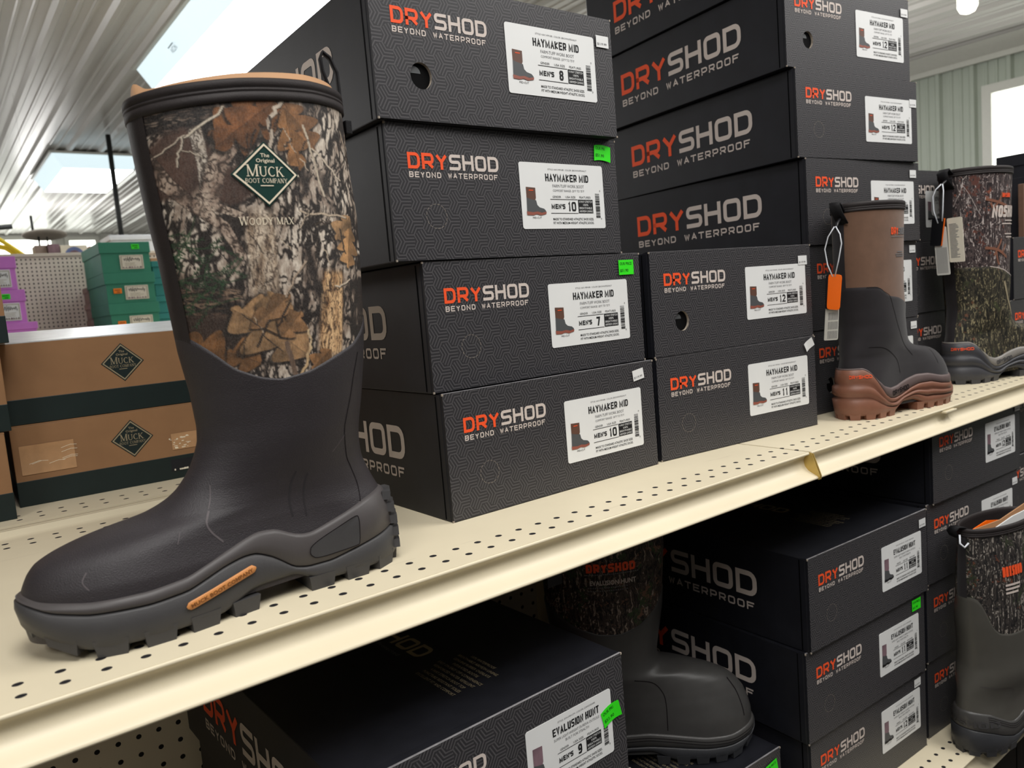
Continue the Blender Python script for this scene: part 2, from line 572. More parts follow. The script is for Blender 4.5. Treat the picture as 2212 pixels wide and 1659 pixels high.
# serif capitals: strokes (pts, weight) with serif feet listed as (x, y)
def arc(cx, cy, rx, ry, a0, a1, n=14):
    return [(cx + rx * math.cos(math.radians(a0 + (a1 - a0) * i / n)), cy + ry * math.sin(math.radians(a0 + (a1 - a0) * i / n))) for i in range(n + 1)]
SERIF = {
    'M': (1.05, [([(.12, 0), (.12, 1)], .07), ([(.12, 1), (.52, .02)], .15), ([(.52, .02), (.92, 1)], .07), ([(.92, 1), (.92, 0)], .15)], [(.12, 0), (.92, 0), (.07, 1), (.97, 1)]),
    'U': (.9, [([(.16, 1), (.16, .32)] + arc(.45, .32, .29, .3, 180, 360) + [(.74, 1)], .1), ([(.16, 1), (.16, .3)], .15)], [(.16, 1), (.74, 1)]),
    'C': (.82, [(arc(.46, .5, .38, .47, 42, 318), .1), (arc(.44, .5, .35, .42, 130, 230), .16)], []),
    'K': (.9, [([(.16, 0), (.16, 1)], .15), ([(.2, .42), (.72, 1)], .07), ([(.36, .58), (.8, 0)], .15)], [(.16, 0), (.16, 1), (.72, 1), (.8, 0)]),
    'B': (.72, [([(.16, 0), (.16, 1)], .15), ([(.16, .97), (.4, .97)] + arc(.4, .75, .2, .22, 90, -90) + [(.16, .53)], .08), ([(.16, .53), (.42, .53)] + arc(.42, .28, .23, .25, 90, -90) + [(.16, .03)], .09)], []),
    'O': (.95, [(arc(.47, .5, .37, .46, 0, 360, 24), .11)], []),
    'T': (.8, [([(.4, 0), (.4, 1)], .15), ([(.05, .96), (.75, .96)], .08), ([(.05, .98), (.05, .8)], .05), ([(.75, .98), (.75, .8)], .05)], [(.4, 0)]),
    'P': (.68, [([(.16, 0), (.16, 1)], .15), ([(.16, .97), (.38, .97)] + arc(.38, .72, .23, .25, 90, -90) + [(.16, .47)], .08)], [(.16, 0)]),
    'A': (.88, [([(.1, 0), (.44, 1)], .07), ([(.44, 1), (.78, 0)], .15), ([(.22, .35), (.66, .35)], .06)], [(.1, 0), (.78, 0)]),
    'N': (.92, [([(.15, 0), (.15, 1)], .07), ([(.15, 1), (.77, 0)], .15), ([(.77, 0), (.77, 1)], .07)], [(.15, 0), (.1, 1), (.77, 1)]),
    'Y': (.85, [([(.1, 1), (.42, .45)], .15), ([(.74, 1), (.42, .45)], .07), ([(.42, .48), (.42, 0)], .15)], [(.1, 1), (.74, 1), (.42, 0)]),
    'W': (1.2, [([(.08, 1), (.34, 0)], .15), ([(.34, 0), (.6, .95)], .07), ([(.6, .95), (.86, 0)], .15), ([(.86, 0), (1.12, 1)], .07)], [(.08, 1), (.6, 1), (1.12, 1)]),
    'D': (.9, [([(.16, 0), (.16, 1)], .15), ([(.16, .97), (.36, .97)] + arc(.36, .5, .42, .47, 90, -90) + [(.16, .03)], .1)], []),
    'X': (.9, [([(.1, 1), (.78, 0)], .15), ([(.1, 0), (.78, 1)], .07)], [(.1, 1), (.78, 1), (.1, 0), (.78, 0)]),
    ' ': (.42, [], []),
}
def serif_text(s, width, h, big_first=1.0):
    tot = sum(SERIF[ch][0] * (big_first if i == 0 else 1) for i, ch in enumerate(s)) + .08 * len(s)
    k = width / tot
    x = 0
    out = []
    for i, ch in enumerate(s):
        b = big_first if i == 0 else 1.0
        w, strokes, feet = SERIF[ch]
        for pts, th in strokes:
            q = [(x + a * k * b, c2 * h * b) for a, c2 in pts]
            v, f = stroke_polys(q, th * .9 * (k + h) / 2 * b)
            out.append((v, f, i))
        for a, c2 in feet:
            yy = (.03 if c2 < .5 else .97) * h * b
            q = [(x + (a - .15) * k * b, yy), (x + (a + .15) * k * b, yy)]
            v, f = stroke_polys(q, .055 * h * b)
            out.append((v, f, i))
        x += (w * b + .08) * k
    return out

_TXT = {}
def font_text(s, bold=0.0):
    """plain sans text as a flat mesh, 1 unit high capitals -> verts, faces, width"""
    key = (s, bold)
    if key in _TXT:
        return _TXT[key]
    cu = bpy.data.curves.new('lettering', 'FONT')
    cu.body = s
    cu.size = 1.0
    cu.offset = bold
    cu.resolution_u = 2
    cu.fill_mode = 'FRONT'
    o = bpy.data.objects.new('lettering', cu)
    COL.objects.link(o)
    dg = bpy.context.evaluated_depsgraph_get()
    me = bpy.data.meshes.new_from_object(o.evaluated_get(dg))
    v = [(p.co.x, p.co.y) for p in me.vertices]
    f = [tuple(p.vertices) for p in me.polygons]
    bpy.data.objects.remove(o)
    bpy.data.curves.remove(cu)
    bpy.data.meshes.remove(me)
    if not v:
        _TXT[key] = ([], [], 1.0)
        return _TXT[key]
    x0, x1 = min(a for a, b in v), max(a for a, b in v)
    cap = .73
    v = [((a - x0) / cap, b / cap) for a, b in v]
    _TXT[key] = (v, f, (x1 - x0) / cap)
    return _TXT[key]

def fit_text(s, x, y, w, h, bold=0.0, align='L'):
    v, f, tw = font_text(s, bold)
    kx = w / tw
    ox = x - (w / 2 if align == 'C' else 0)
    return ([(ox + a * kx, y + b * h) for a, b in v], f)

class Plane2D:
    """puts flat shapes onto a plane: origin + a*ux + b*uy, lifted along the normal"""
    def __init__(s, mb, o, ux, uy, nrm):
        s.mb, s.o, s.ux, s.uy, s.n = mb, Vector(o), Vector(ux), Vector(uy), Vector(nrm)
        s.k = 0
    def put(s, v, f, m, lift=.0003):
        s.k = (s.k + 1) % 9          # tiny steps so crossing strokes never coincide
        lift += s.k * .000012
        s.mb.add([s.o + s.ux * a + s.uy * b + s.n * lift for a, b in v], f, m)
    def rect(s, x0, y0, x1, y1, m, lift=.0003):
        s.put([(x0, y0), (x1, y0), (x1, y1), (x0, y1)], [(0, 1, 2, 3)], m, lift)
    def shapes(s, lst, m, lift=.0003):
        for t in lst:
            s.put(t[0], t[1], m, lift)
    def poly(s, pts, m, lift=.0003):
        s.put(pts, [tuple(range(len(pts)))], m, lift)

def dryshod_logo(pl, x, y, w, h, tag_y, tag_h, lift=.0003, red=None, pale=None, tagline=True):
    red = red or M['orange']
    pale = pale or M['silver']
    for v, f, i in square_text('DRYSHOD', w, h, .2, .13):
        pl.put([(x + a, y + b) for a, b in v], f, red if i < 3 else pale, lift)
    if tagline:
        for v, f, i in square_text('BEYOND WATERPROOF', w * .975, tag_h, .2, .24):
            pl.put([(x + .004 * w + a, tag_y + b) for a, b in v], f, pale, lift)

# ------------------------------------------------------------------ the shoe boxes
BW, BH, BL = .326, .1385, .48
def ring2d(cx, cy, r, w, dashes=0, n=40):
    v, f = [], []
    for i in range(n):
        if dashes and i % 3 == 2:
            continue
        a0, a1 = 2 * PI * i / n, 2 * PI * (i + 1) / n
        b = len(v)
        for rr, a in ((r, a0), (r, a1), (r - w, a1), (r - w, a0)):
            v.append((cx + rr * math.cos(a), cy + rr * math.sin(a)))
        f.append((b, b + 1, b + 2, b + 3))
    return v, f

_CART = {}
def carton_mesh(hole='punched', top_print=False):
    """black boot carton: body, hatched end panel, prints on end, both long sides and top"""
    key = (hole, top_print)
    if key in _CART:
        return _CART[key]
    mb = MB()
    k = M['black_card']
    mb.box(0, BW, .004, BL, 0, BH - .0005, k, .0012)
    # end panel as a thin board standing a little proud; with a real finger hole when open
    x0, x1, z0, z1 = .0005, BW - .0005, .0008, BH
    y = 0.0
    hc, hr = (.053, .0455), .0125
    N = 32
    if hole == 'open':
        ring = [(hc[0] + hr * math.cos(2 * PI * i / N), y, hc[1] + hr * 1.06 * math.sin(2 * PI * i / N)) for i in range(N)]
        # square frame around the hole
        sq = []
        for i in range(N):
            a = 2 * PI * i / N
            c2, s2 = math.cos(a), math.sin(a)
            kk = .03 / max(abs(c2), abs(s2))
            sq.append((hc[0] + kk * c2, y, hc[1] + kk * s2))
        vs = ring + sq
        fs = [(i, (i + 1) % N, N + (i + 1) % N, N + i) for i in range(N)]
        mb.add(vs, fs, M['hatch'])
        xa, xb, za, zb = hc[0] - .03, hc[0] + .03, hc[1] - .03, hc[1] + .03
        for (a, b, cc, d) in ((x0, xa, z0, z1), (xb, x1, z0, z1), (xa, xb, z0, za), (xa, xb, zb, z1)):
            mb.add([(a, y, cc), (b, y, cc), (b, y, d), (a, y, d)], [(0, 1, 2, 3)], M['hatch'])
        # walls of the hole and a dark inside
        deep = [(p[0], .0039, p[2]) for p in ring]
        mb.add(ring + deep, [(i, N + i, N + (i + 1) % N, (i + 1) % N) for i in range(N)], M['fray'])
        mb.add(deep, [tuple(range(N))], M['seam'])
        mb.add([(hc[0] - .003 + .0075 * math.cos(2 * PI * i / 20) - .003, .0036, hc[1] + .003 + .007 * math.sin(2 * PI * i / 20)) for i in range(11)], [tuple(range(11))], M['pic_grey'])
    else:
        mb.add([(x0, y, z0), (x1, y, z0), (x1, y, z1), (x0, y, z1)], [(0, 1, 2, 3)], M['hatch'])
    # board edges
    e = .0042
    mb.add([(x0, y, z0), (x0, y, z1), (x0, e, z1), (x0, e, z0)], [(0, 1, 2, 3)], k)
    mb.add([(x1, y, z0), (x1, e, z0), (x1, e, z1), (x1, y, z1)], [(0, 1, 2, 3)], k)
    mb.add([(x0, y, z0), (x0, e, z0), (x1, e, z0), (x1, y, z0)], [(0, 1, 2, 3)], k)
    # rounded, slightly rubbed fold along the top of the end panel
    n = 5
    arcv = []
    for i in range(n):
        a = PI / 2 * i / (n - 1)
        arcv.append((.0022 - .0022 * math.cos(a), BH - .0022 + .0022 * math.sin(a) + .0004))
    vs = [(x0, p, q) for p, q in arcv] + [(x1, p, q) for p, q in arcv]
    mb.add(vs, [(i, n + i, n + i + 1, i + 1) for i in range(n - 1)], M['rubbed'], True)
    mb.add([(x0, .0022, BH + .0004), (x1, .0022, BH + .0004), (x1, .012, BH - .0004), (x0, .012, BH - .0004)], [(0, 1, 2, 3)], k)
    # the tucked flap leaves an upright slit near the front of each long side
    for sx in (-.0003, BW + .0003):
        mb.add([(sx, .0125, .002), (sx, .0143, .002), (sx, .0143, BH - .003), (sx, .0125, BH - .003)], [(0, 1, 2, 3), (3, 2, 1, 0)], M['seam'])
    # rubbed corners
    for cx in (x0, x1):
        mb.box(cx - .0009, cx + .0009, -.0004, .0012, 0, .0022, M['fray'])
        mb.box(cx - .0009, cx + .0009, -.0004, .0012, BH - .002, BH + .0002, M['fray'])
    fr = Plane2D(mb, (0, y, 0), (1, 0, 0), (0, 0, 1), (0, -1, 0))
    dryshod_logo(fr, .0235, .0935, .116, .0163, .0848, .0058)
    if hole == 'punched':
        v, f = ring2d(hc[0], hc[1], .0128, .0004, 1, 48)
        fr.put(v, f, M['fray'])
    for s in (-1, 1):
        if s < 0:
            pl = Plane2D(mb, (0, .395, 0), (0, -1, 0), (0, 0, 1), (-1, 0, 0))
        else:
            pl = Plane2D(mb, (BW, .087, 0), (0, 1, 0), (0, 0, 1), (1, 0, 0))
        dryshod_logo(pl, 0, .0585, .307, .039, .0365, .0125)
    if top_print:
        pl = Plane2D(mb, (.168, .353, BH - .0005), (0, -1, 0), (1, 0, 0), (0, 0, 1))
        dryshod_logo(pl, 0, .0, .193, .0255, 0, .006, red=M['sage_print'], pale=M['sage_print'], tagline=False)
        v, f = fit_text('Warm and Dry and Protected', .02, -.0125, .15, .006)
        pl.put(v, f, M['greyink'])
        for i, s in enumerate(('100% WATERPROOF', 'BREATHABLE AIRMESH LINING', 'GENUINE RUBBER OVERLAYS', 'INSULATED BOOTIE', 'EASY ON EASY OFF CONVENIENCE', 'REINFORCED WATER REPELLENT', '4-WAY STRETCH BOOT TOP', 'PUNCTURE RESISTANT SOLES', 'EXCELLENT FIT AND COMFORT')):
            v, f = fit_text(s, .257, .042 - i * .0078, .0028 * len(s), .0042, 0, 'C')
            pl.put(v, f, M['sage_print'])
    me = mb.mesh('carton')
    uv = me.uv_layers.new(name='UVMap')
    co = np.zeros(len(me.vertices) * 3)
    me.vertices.foreach_get('co', co)
    co = co.reshape(-1, 3)
    li = np.zeros(len(me.loops), dtype=np.int32)
    me.loops.foreach_get('vertex_index', li)
    uv.data.foreach_set('uv', co[li][:, [0, 2]].astype(np.float32).ravel())
    _CART[key] = me
    return me

_LAB = {}
def label_mesh(size, kind='hay'):
    key = (size, kind)
    if key in _LAB:
        return _LAB[key]
    mb = MB()
    W, H = (.132, .075) if kind == 'hay' else (.118, .071)
    r = .003
    out = []
    for cx, cy, a in ((W - r, H - r, 0), (r, H - r, 90), (r, r, 180), (W - r, r, 270)):
        for i in range(5):
            t = math.radians(a + 90 * i / 4)
            out.append((cx + r * math.cos(t), cy + r * math.sin(t)))
    n = len(out)
    th = .0004
    mb.add([(a, -th, b) for a, b in out] + [(a, 0, b) for a, b in out], [tuple(range(n))[::-1]] + [(i, (i + 1) % n, n + (i + 1) % n, n + i) for i in range(n)], M['paper'])
    pl = Plane2D(mb, (0, -th, 0), (W, 0, 0), (0, 0, H), (0, -1, 0))
    ink, gi = M['ink'], M['greyink']
    def T(s, x, y, w, h, m=ink, bold=0.0, al='C'):
        v, f = fit_text(s, x, y, w, h, bold, al)
        pl.put(v, f, m, .0002 if m is not M['paper'] else .0004)
    def G(s, x, y, w, h, m=ink, t=.2):
        for v, f in gothic_text(s, x, y, w, h, t, W / H):
            pl.put(v, f, m, .0002)
    if kind == 'hay':
        T('STYLE: HAY-MM-BR  COLOR: BROWN/PEANUT', .56, .895, .47, .026, gi)
        G('HAYMAKER MID', .555, .725, .53, .115, ink, .19)
        T('FARM-TUFF WORK BOOT', .56, .635, .38, .048, gi)
        T('COMFORT RANGE -20\u00b0F TO 75\u00b0F', .56, .57, .38, .036, gi)
    else:
        T('STYLE: EVH-MH-CM  COLOR: CAMO/BARK', .58, .895, .45, .026, gi)
        G('EVALUSION HUNT', .57, .725, .56, .115, ink, .19)
        T('SUPER LIGHT-WEIGHT DUREVA OUTSOLE', .57, .645, .54, .04, gi)
        T('BUILT FOR STEALTH', .57, .58, .28, .04, gi)
    T('GENDER', .41, .475, .1, .034)
    T('USA SIZE', .575, .475, .12, .034)
    T('FEATURES', .755, .475, .14, .034)
    pl.rect(.33, .448, .66, .456, ink, .0002)
    G("MEN'S", .425, .305, .17, .075, ink, .24)
    G(size, .592, .272, .055 * len(size), .145, ink, .2)
    pl.rect(.33, .235, .66, .243, ink, .0002)
    pl.rect(.665, .24, .85, .455, ink, .0002)
    for i, s in enumerate(('4-WAY STRETCH', '100%', 'BREATHABLE', 'AIRMESH LINING')):
        T(s, .757, .405 - i * .05, min(.165, .016 * len(s)), .034, M['paper'])
    T('MADE TO STANDARD ATHLETIC SHOE SIZES.', .6, .13, .5, .038, ink, .01)
    T('FIT WITH MEDIUM-WEIGHT ATHLETIC SOCKS.', .6, .07, .5, .038, ink, .01)
    T('MID-CUT' if kind == 'hay' else 'HI-CUT', .165, .155, .1, .03)
    rnd = random.Random(7)
    yy = .17
    while yy < .55:
        b = rnd.choice((.006, .006, .012, .018))
        pl.rect(.885, yy, .94, min(yy + b, .56), ink, .0002)
        yy += b + rnd.choice((.006, .006, .012))
    for q in (.14, .585):
        T('0', .95, q, .012, .03)
    # little picture of the boot
    top = M['pic_brown'] if kind == 'hay' else M['plum']
    ht = .62 if kind == 'hay' else .70
    pl.poly([(.06, .47), (.07, .45), (.155, .43), (.165, .47), (.165, ht), (.06, ht + .01)], top, .0002)
    pl.poly([(.055, .265), (.06, .47), (.1, .45), (.165, .43), (.175, .36), (.2, .325), (.25, .305), (.27, .275), (.272, .25), (.06, .25)], M['pic_grey'], .0003)
    pl.poly([(.05, .265), (.12, .25), (.17, .262), (.22, .245), (.275, .26), (.27, .225), (.21, .205), (.16, .222), (.12, .205), (.052, .21)], M['pic_sole'] if kind == 'hay' else M['ink'], .0005)
    if kind == 'hay':
        pl.rect(.09, .575, .14, .587, M['orange'], .0004)
    _LAB[key] = mb.mesh('size_label')
    return _LAB[key]

_STK = {}
def sticker_mesh(kind):
    if kind in _STK:
        return _STK[kind]
    mb = MB()
    if kind.startswith('green'):
        W, H, m, ink = .0265, .0185, M['green'], M['greenink']
        lines = [('OUR PRICE', .66, .8), ('$51.90', .2, .55)]
    else:
        W, H, m, ink = .02, .0135, M['paper'], M['greyink']
        lines = [('$119.99', .2, .75)]
    N = 7
    vs = []
    for j in range(2):
        for i in range(N):
            u = i / (N - 1)
            lift = .0005
            if kind == 'green_curled':
                lift += .004 * max(0, u - .55) ** 1.5
            if kind == 'white_curled':
                lift += .003 * abs(u - .4)
            vs.append((u * W, -lift, j * H - (.0018 * (u - .5) ** 2 * 4 if kind == 'green_curled' else 0)))
    fs = [(i, i + 1, N + i + 1, N + i) for i in range(N - 1)]
    mb.add(vs, fs, m)
    mb.add([(a, b + .0003, c2) for a, b, c2 in vs], [f[::-1] for f in fs], m)
    pl = Plane2D(mb, (0, -.0005, 0), (W, 0, 0), (0, 0, H), (0, -1, 0))
    for s, y, w in lines:
        v, f = fit_text(s, .08, y, w, .2, .01)
        pl.put(v, f, ink, .0002)
    _STK[kind] = mb.mesh('price_sticker')
    return _STK[kind]

def shoe_box(label, loc, yaw=0.0, group='black boot boxes', hole='punched', top=False, size=None, kind='hay', lab=None, lab_rot=0.0, sticker=None, spos=(.288, .113), srot=0.0):
    t = thing('shoe_box', label, 'box', loc, math.radians(yaw), group)
    new_obj('carton', carton_mesh(hole, top), t)
    if size:
        lab = lab or ((.168, .0315) if kind == 'hay' else (.187, .036))
        o = new_obj('size_label', label_mesh(size, kind), t, (lab[0], -.0003, lab[1]))
        o.rotation_euler = (0, math.radians(lab_rot), 0)
        o['label'] = 'white size label'
    if sticker:
        o = new_obj('price_sticker', sticker_mesh(sticker), t, (spos[0], -.0009, spos[1]))
        o.rotation_euler = (0, math.radians(srot), 0)
        o['label'] = 'neon green price sticker' if 'green' in sticker else 'white price sticker'
    return t

# ------------------------------------------------------------------ boots
def sstep(a, b, x):
    t = np.clip((np.asarray(x, float) - a) / (b - a), 0, 1)
    return t * t * (3 - 2 * t)

class BootForm:
    """outline of a pull-on boot: x heel to toe, y across, z up (local)"""
    def __init__(s, front, rear, width, foot, k0=.05, k1=.14, toe_len=.085, dome=((.0, .96), (.03, 1), (.05, .97), (.07, .86), (.085, .74), (.1, .66), (.13, .6))):
        s.k0, s.k1, s.tl = k0, k1, toe_len
        for nm, t in (('front', smooth_tbl(front, 1200, 14)), ('rear', smooth_tbl(rear, 240, 8)), ('width', smooth_tbl(width, 120, 6)), ('foot', smooth_tbl(foot, 120, 6)), ('dome', sorted(dome))):
            setattr(s, nm, (np.array([a for a, b in t]), np.array([b for a, b in t])))
    def raw(s, z, ph):
        z, ph = np.broadcast_arrays(np.asarray(z, float), np.asarray(ph, float))
        x0, x1 = np.interp(z, *s.rear), np.interp(z, *s.front)
        x = x0 + (x1 - x0) * (1 - np.cos(ph)) / 2
        k = sstep(s.k0, s.k1, z)
        w = (1 - k) * np.interp(x, *s.foot) * np.interp(z, *s.dome) + k * np.interp(z, *s.width)
        half = (x1 - x0) / 2
        lr = (1 - k) * np.minimum(.05, half) + k * half
        lf = (1 - k) * np.minimum(s.tl, half * 1.2) + k * half
        e1 = np.sqrt(np.clip(1 - (np.maximum(0, x0 + lr - x) / lr) ** 2, 0, 1))
        p = 2.3 - .3 * k
        e2 = np.clip(1 - (np.maximum(0, x - x1 + lf) / lf) ** p, 0, 1) ** (1 / p)
        return x, w * e1 * e2 * np.where(np.sin(ph) >= 0, 1, -1)
    def PV(s, z, ph, off=0.0):
        x, y = s.raw(z, ph)
        off = np.asarray(off, float)
        if np.any(off):
            d = .04
            xa, ya_ = s.raw(z, ph - d)
            xb, yb = s.raw(z, ph + d)
            tx, ty = xb - xa, yb - ya_
            L = np.hypot(tx, ty) + 1e-9
            x, y = x - ty / L * off, y + tx / L * off
        return np.stack(np.broadcast_arrays(x, y, z), -1)
    def P(s, z, ph, off=0.0):
        return tuple(float(v) for v in s.PV(np.float64(z), np.float64(ph), off))
    def phase(s, x, z, sd):
        x0, x1 = np.interp(z, *s.rear), np.interp(z, *s.front)
        t = np.clip((np.asarray(x, float) - x0) / (x1 - x0), .001, .999)
        return np.arccos(1 - 2 * t) * (1 if sd > 0 else -1)
    def side(s, x, z, sd, off=0.0):
        return s.P(z, s.phase(x, z, sd), off)

def grid_part(name, form, zlo, zhi, nz, nph, off, mat, parent, ph0=0.0, ph1=2 * PI, tuck=0.0, tuck_lo=0.0):
    """wall of the boot between two height curves zlo(x), zhi(x)"""
    closed = abs(ph1 - ph0 - 2 * PI) < 1e-6
    n = nph if closed else nph + 1
    zr = np.linspace(float(zlo(np.array(.1))), float(np.max(zhi(np.linspace(0, .3, 60)))), 400)
    S = np.concatenate([[0], np.cumsum(np.hypot(np.diff(zr), .8 * np.diff(np.interp(zr, *form.front))))])
    tt = np.interp(np.linspace(0, S[-1], nz + 1), S, (zr - zr[0]) / (zr[-1] - zr[0]))
    PH = np.tile(ph0 + (ph1 - ph0) * np.arange(n) / nph, (nz + 1, 1))
    TT = np.tile(tt[:, None], (1, n))
    Z = np.full(PH.shape, .2)
    zk = None
    if zr[0] < .08 and zr[-1] > .16:
        zk = min(.15, float(np.min(zhi(np.linspace(0, .3, 60)))) - .012)
    for _ in range(4):
        X, _y = form.raw(Z, PH)
        lo, hi = zlo(X), zhi(X)
        if zk is None:
            Z = lo + (hi - lo) * TT
        else:
            ZR = zr[0] + (zr[-1] - zr[0]) * TT
            Z = np.where(ZR <= zk, ZR, zk + (ZR - zk) * (hi - zk) / (zr[-1] - zk))
    O = np.full(PH.shape, off)
    O[-1] -= tuck
    O[0] -= tuck_lo
    vs = form.PV(Z, PH, O).reshape(-1, 3)
    fs = []
    for j in range(nz):
        for i in range(nph):
            a, b = j * n + i, j * n + (i + 1) % n
            fs.append((a, b, b + n, a + n))
    mb = MB()
    mb.add(vs.tolist(), fs, mat, True)
    return mb.build(name, parent)

def sole_parts(form, W, V, mid_mat, out_mat, parent, arch=(.10, .15), lug_step=.026, lug_len=.018, mid_name='midsole', flare=.0, heel_ribs=False, N=200):
    spring = lambda x: .020 * np.clip((np.asarray(x, float) - .258) / .042, 0, 1.2) ** 1.7
    bot = lambda x: .0066 + .0125 * sstep(arch[0] - .02, arch[0] + .01, x) * (1 - sstep(arch[1] - .01, arch[1] + .03, x)) + spring(x)
    def ring(zf, off):
        ph = 2 * PI * np.arange(N) / N
        z = np.full(N, .03)
        for _ in range(4):
            x, _y = form.raw(np.clip(z, .012, .075), ph)
            z = zf(x)
        p = form.PV(np.clip(z, .012, .075), ph, off)
        p[:, 2] = z
        return p.tolist()
    def strip(mb, rings, m):
        vs = [p for r in rings for p in r]
        fs = []
        for k in range(len(rings) - 1):
            for i in range(N):
                j = (i + 1) % N
                fs.append((k * N + i, k * N + j, (k + 1) * N + j, (k + 1) * N + i))
        mb.add(vs, fs, m, True)
    mb = MB()
    strip(mb, [ring(W, -.002), ring(lambda x: W(x) + .0004, .0012), ring(lambda x: W(x) - .001, .0030), ring(lambda x: W(x) - .003, .0040 + flare), ring(lambda x: (W(x) + V(x)) / 2, .0044 + flare), ring(lambda x: V(x) + .002, .0042 + flare), ring(lambda x: V(x) + .0006, .0026 + flare), ring(lambda x: V(x) - .001, -.002)], mid_mat)
    mid = mb.build(mid_name, parent)
    mb = MB()
    rs = [ring(lambda x: V(x) + .0006, -.001), ring(lambda x: V(x), .0034 + flare), ring(lambda x: V(x) - .0012, .0050 + flare)]
    if heel_ribs:
        for f, o in ((.74, .0052), (.68, .0022), (.62, .0078), (.46, .0082), (.40, .0024), (.34, .0082)):
            rs.append(ring(lambda x, f=f: bot(x) + (V(x) - bot(x)) * f, (o if 1 else 0) + flare))
    rs += [ring(lambda x: bot(x) + .003 + .4 * spring(x), .0050 + flare), ring(bot, .0030 + flare), ring(bot, -.012)]
    strip(mb, rs, out_mat)
    last = ring(bot, -.012)
    mb.add(last, [tuple(range(N))], out_mat)
    # lugs around the rim
    rim = ring(lambda x: .011 + 0 * x, .0050 + flare)
    L = 0
    cum = [0]
    for i in range(N):
        a, b = Vector(rim[i]), Vector(rim[(i + 1) % N])
        L += (b - a).length
        cum.append(L)
    def at(d):
        d %= L
        i = max(0, min(N - 1, int(np.searchsorted(cum, d)) - 1))
        a, b = Vector(rim[i]), Vector(rim[(i + 1) % N])
        f = (d - cum[i]) / max(1e-9, cum[i + 1] - cum[i])
        return a.lerp(b, f)
    nl = int(L / lug_step)
    for q in range(nl):
        d = (q + .3) * L / nl
        mid_p = at(d)
        if arch[0] - .005 < mid_p.x < arch[1] + .005:
            continue
        tvec = (at(d + .004) - at(d - .004)).normalized()
        nrm = Vector((-tvec.y, tvec.x, 0))
        hl = lug_len / 2
        pts = []
        for (dz, k, o) in ((0, .84, -.0012), (.0125, 1.0, .0006)):
            for sgn, depth in ((-1, 0), (1, 0), (1, 1), (-1, 1)):
                base = at(d + sgn * hl * k)
                q2 = base - nrm * (.02 * depth) + nrm * o * (1 - depth)
                pts.append((q2.x, q2.y, dz + float(spring(base.x))))
        mb.add(pts, [(3, 2, 1, 0), (4, 5, 6, 7), (0, 1, 5, 4), (1, 2, 6, 5), (2, 3, 7, 6), (3, 0, 4, 7)], out_mat)
    # lugs across the middle of the tread
    for x in np.arange(.02, .27, .024):
        if arch[0] - .01 < x < arch[1] + .01:
            continue
        w = np.interp(x, *form.foot) * .55
        mb.box(x - .006, x + .006, -w, w, 0, .013, out_mat)
    out = mb.build('outsole', parent)
    return mid, out

def collar_part(form, ztop, parent, mat, drop=.0135, nph=120, name='collar'):
    prof = [(-drop, .0006), (-drop + .0008, .0020), (-.0100, .0022), (-.0096, .0012), (-.0090, .0022), (-.0072, .0022), (-.0067, .0011), (-.0061, .0022), (-.0016, .0021), (0, .0012), (.0008, -.0006), (0, -.0026), (-.004, -.0036), (-.03, -.0042)]
    mb = MB()
    vs = []
    for dz, off in prof:
        for i in range(nph):
            ph = 2 * PI * i / nph
            x, y = form.raw(ztop(.1), ph)
            z = ztop(x) + dz
            vs.append(form.P(float(z), ph, off))
    fs = []
    for k in range(len(prof) - 1):
        for i in range(nph):
            j = (i + 1) % nph
            fs.append((k * nph + i, k * nph + j, (k + 1) * nph + j, (k + 1) * nph + i))
    mb.add(vs, fs, mat, True)
    return mb.build(name, parent)

def lining_part(form, ztop, depth, parent, mat, nph=80):
    mb = MB()
    vs = []
    for k in range(6):
        for i in range(nph):
            ph = 2 * PI * i / nph
            x, y = form.raw(ztop(.1), ph)
            vs.append(form.P(float(ztop(x)) - .006 - depth * k / 5, ph, -.0045))
    fs = [(k * nph + i, k * nph + (i + 1) % nph, (k + 1) * nph + (i + 1) % nph, (k + 1) * nph + i) for k in range(5) for i in range(nph)]
    fs.append(tuple(5 * nph + i for i in range(nph)))
    mb.add(vs, fs, mat, True)
    return mb.build('lining', parent)

class SideDecal:
    """prints flat shapes on the side wall of a boot; a,b are along (toward dirx) and up"""
    def __init__(s, mb, form, x0, z0, sd, dirx, tilt=0.0):
        s.mb, s.f, s.x0, s.z0, s.sd, s.dx, s.t = mb, form, x0, z0, sd, dirx, tilt
    def put(s, v, f, m, off=.0008):
        s.k = (getattr(s, 'k', 0) + 1) % 9
        off += s.k * .00002
        c2, s2 = math.cos(s.t), math.sin(s.t)
        s.mb.add([s.f.side(s.x0 + s.dx * (a * c2 - b * s2), s.z0 + a * s2 + b * c2, s.sd, off) for a, b in v], f, m, False)
    def rect(s, x0, y0, x1, y1, m, off=.0008, nx=6):
        vs = [(x0 + (x1 - x0) * i / nx, y) for y in (y0, y1) for i in range(nx + 1)]
        s.put(vs, [(i, i + 1, nx + 2 + i, nx + 1 + i) for i in range(nx)], m, off)
    def logo(s, w, h, m, off=.0008, t=.22):
        for v, f, i in square_text('DRYSHOD', w, h, t, .13):
            s.put(v, f, m, off)

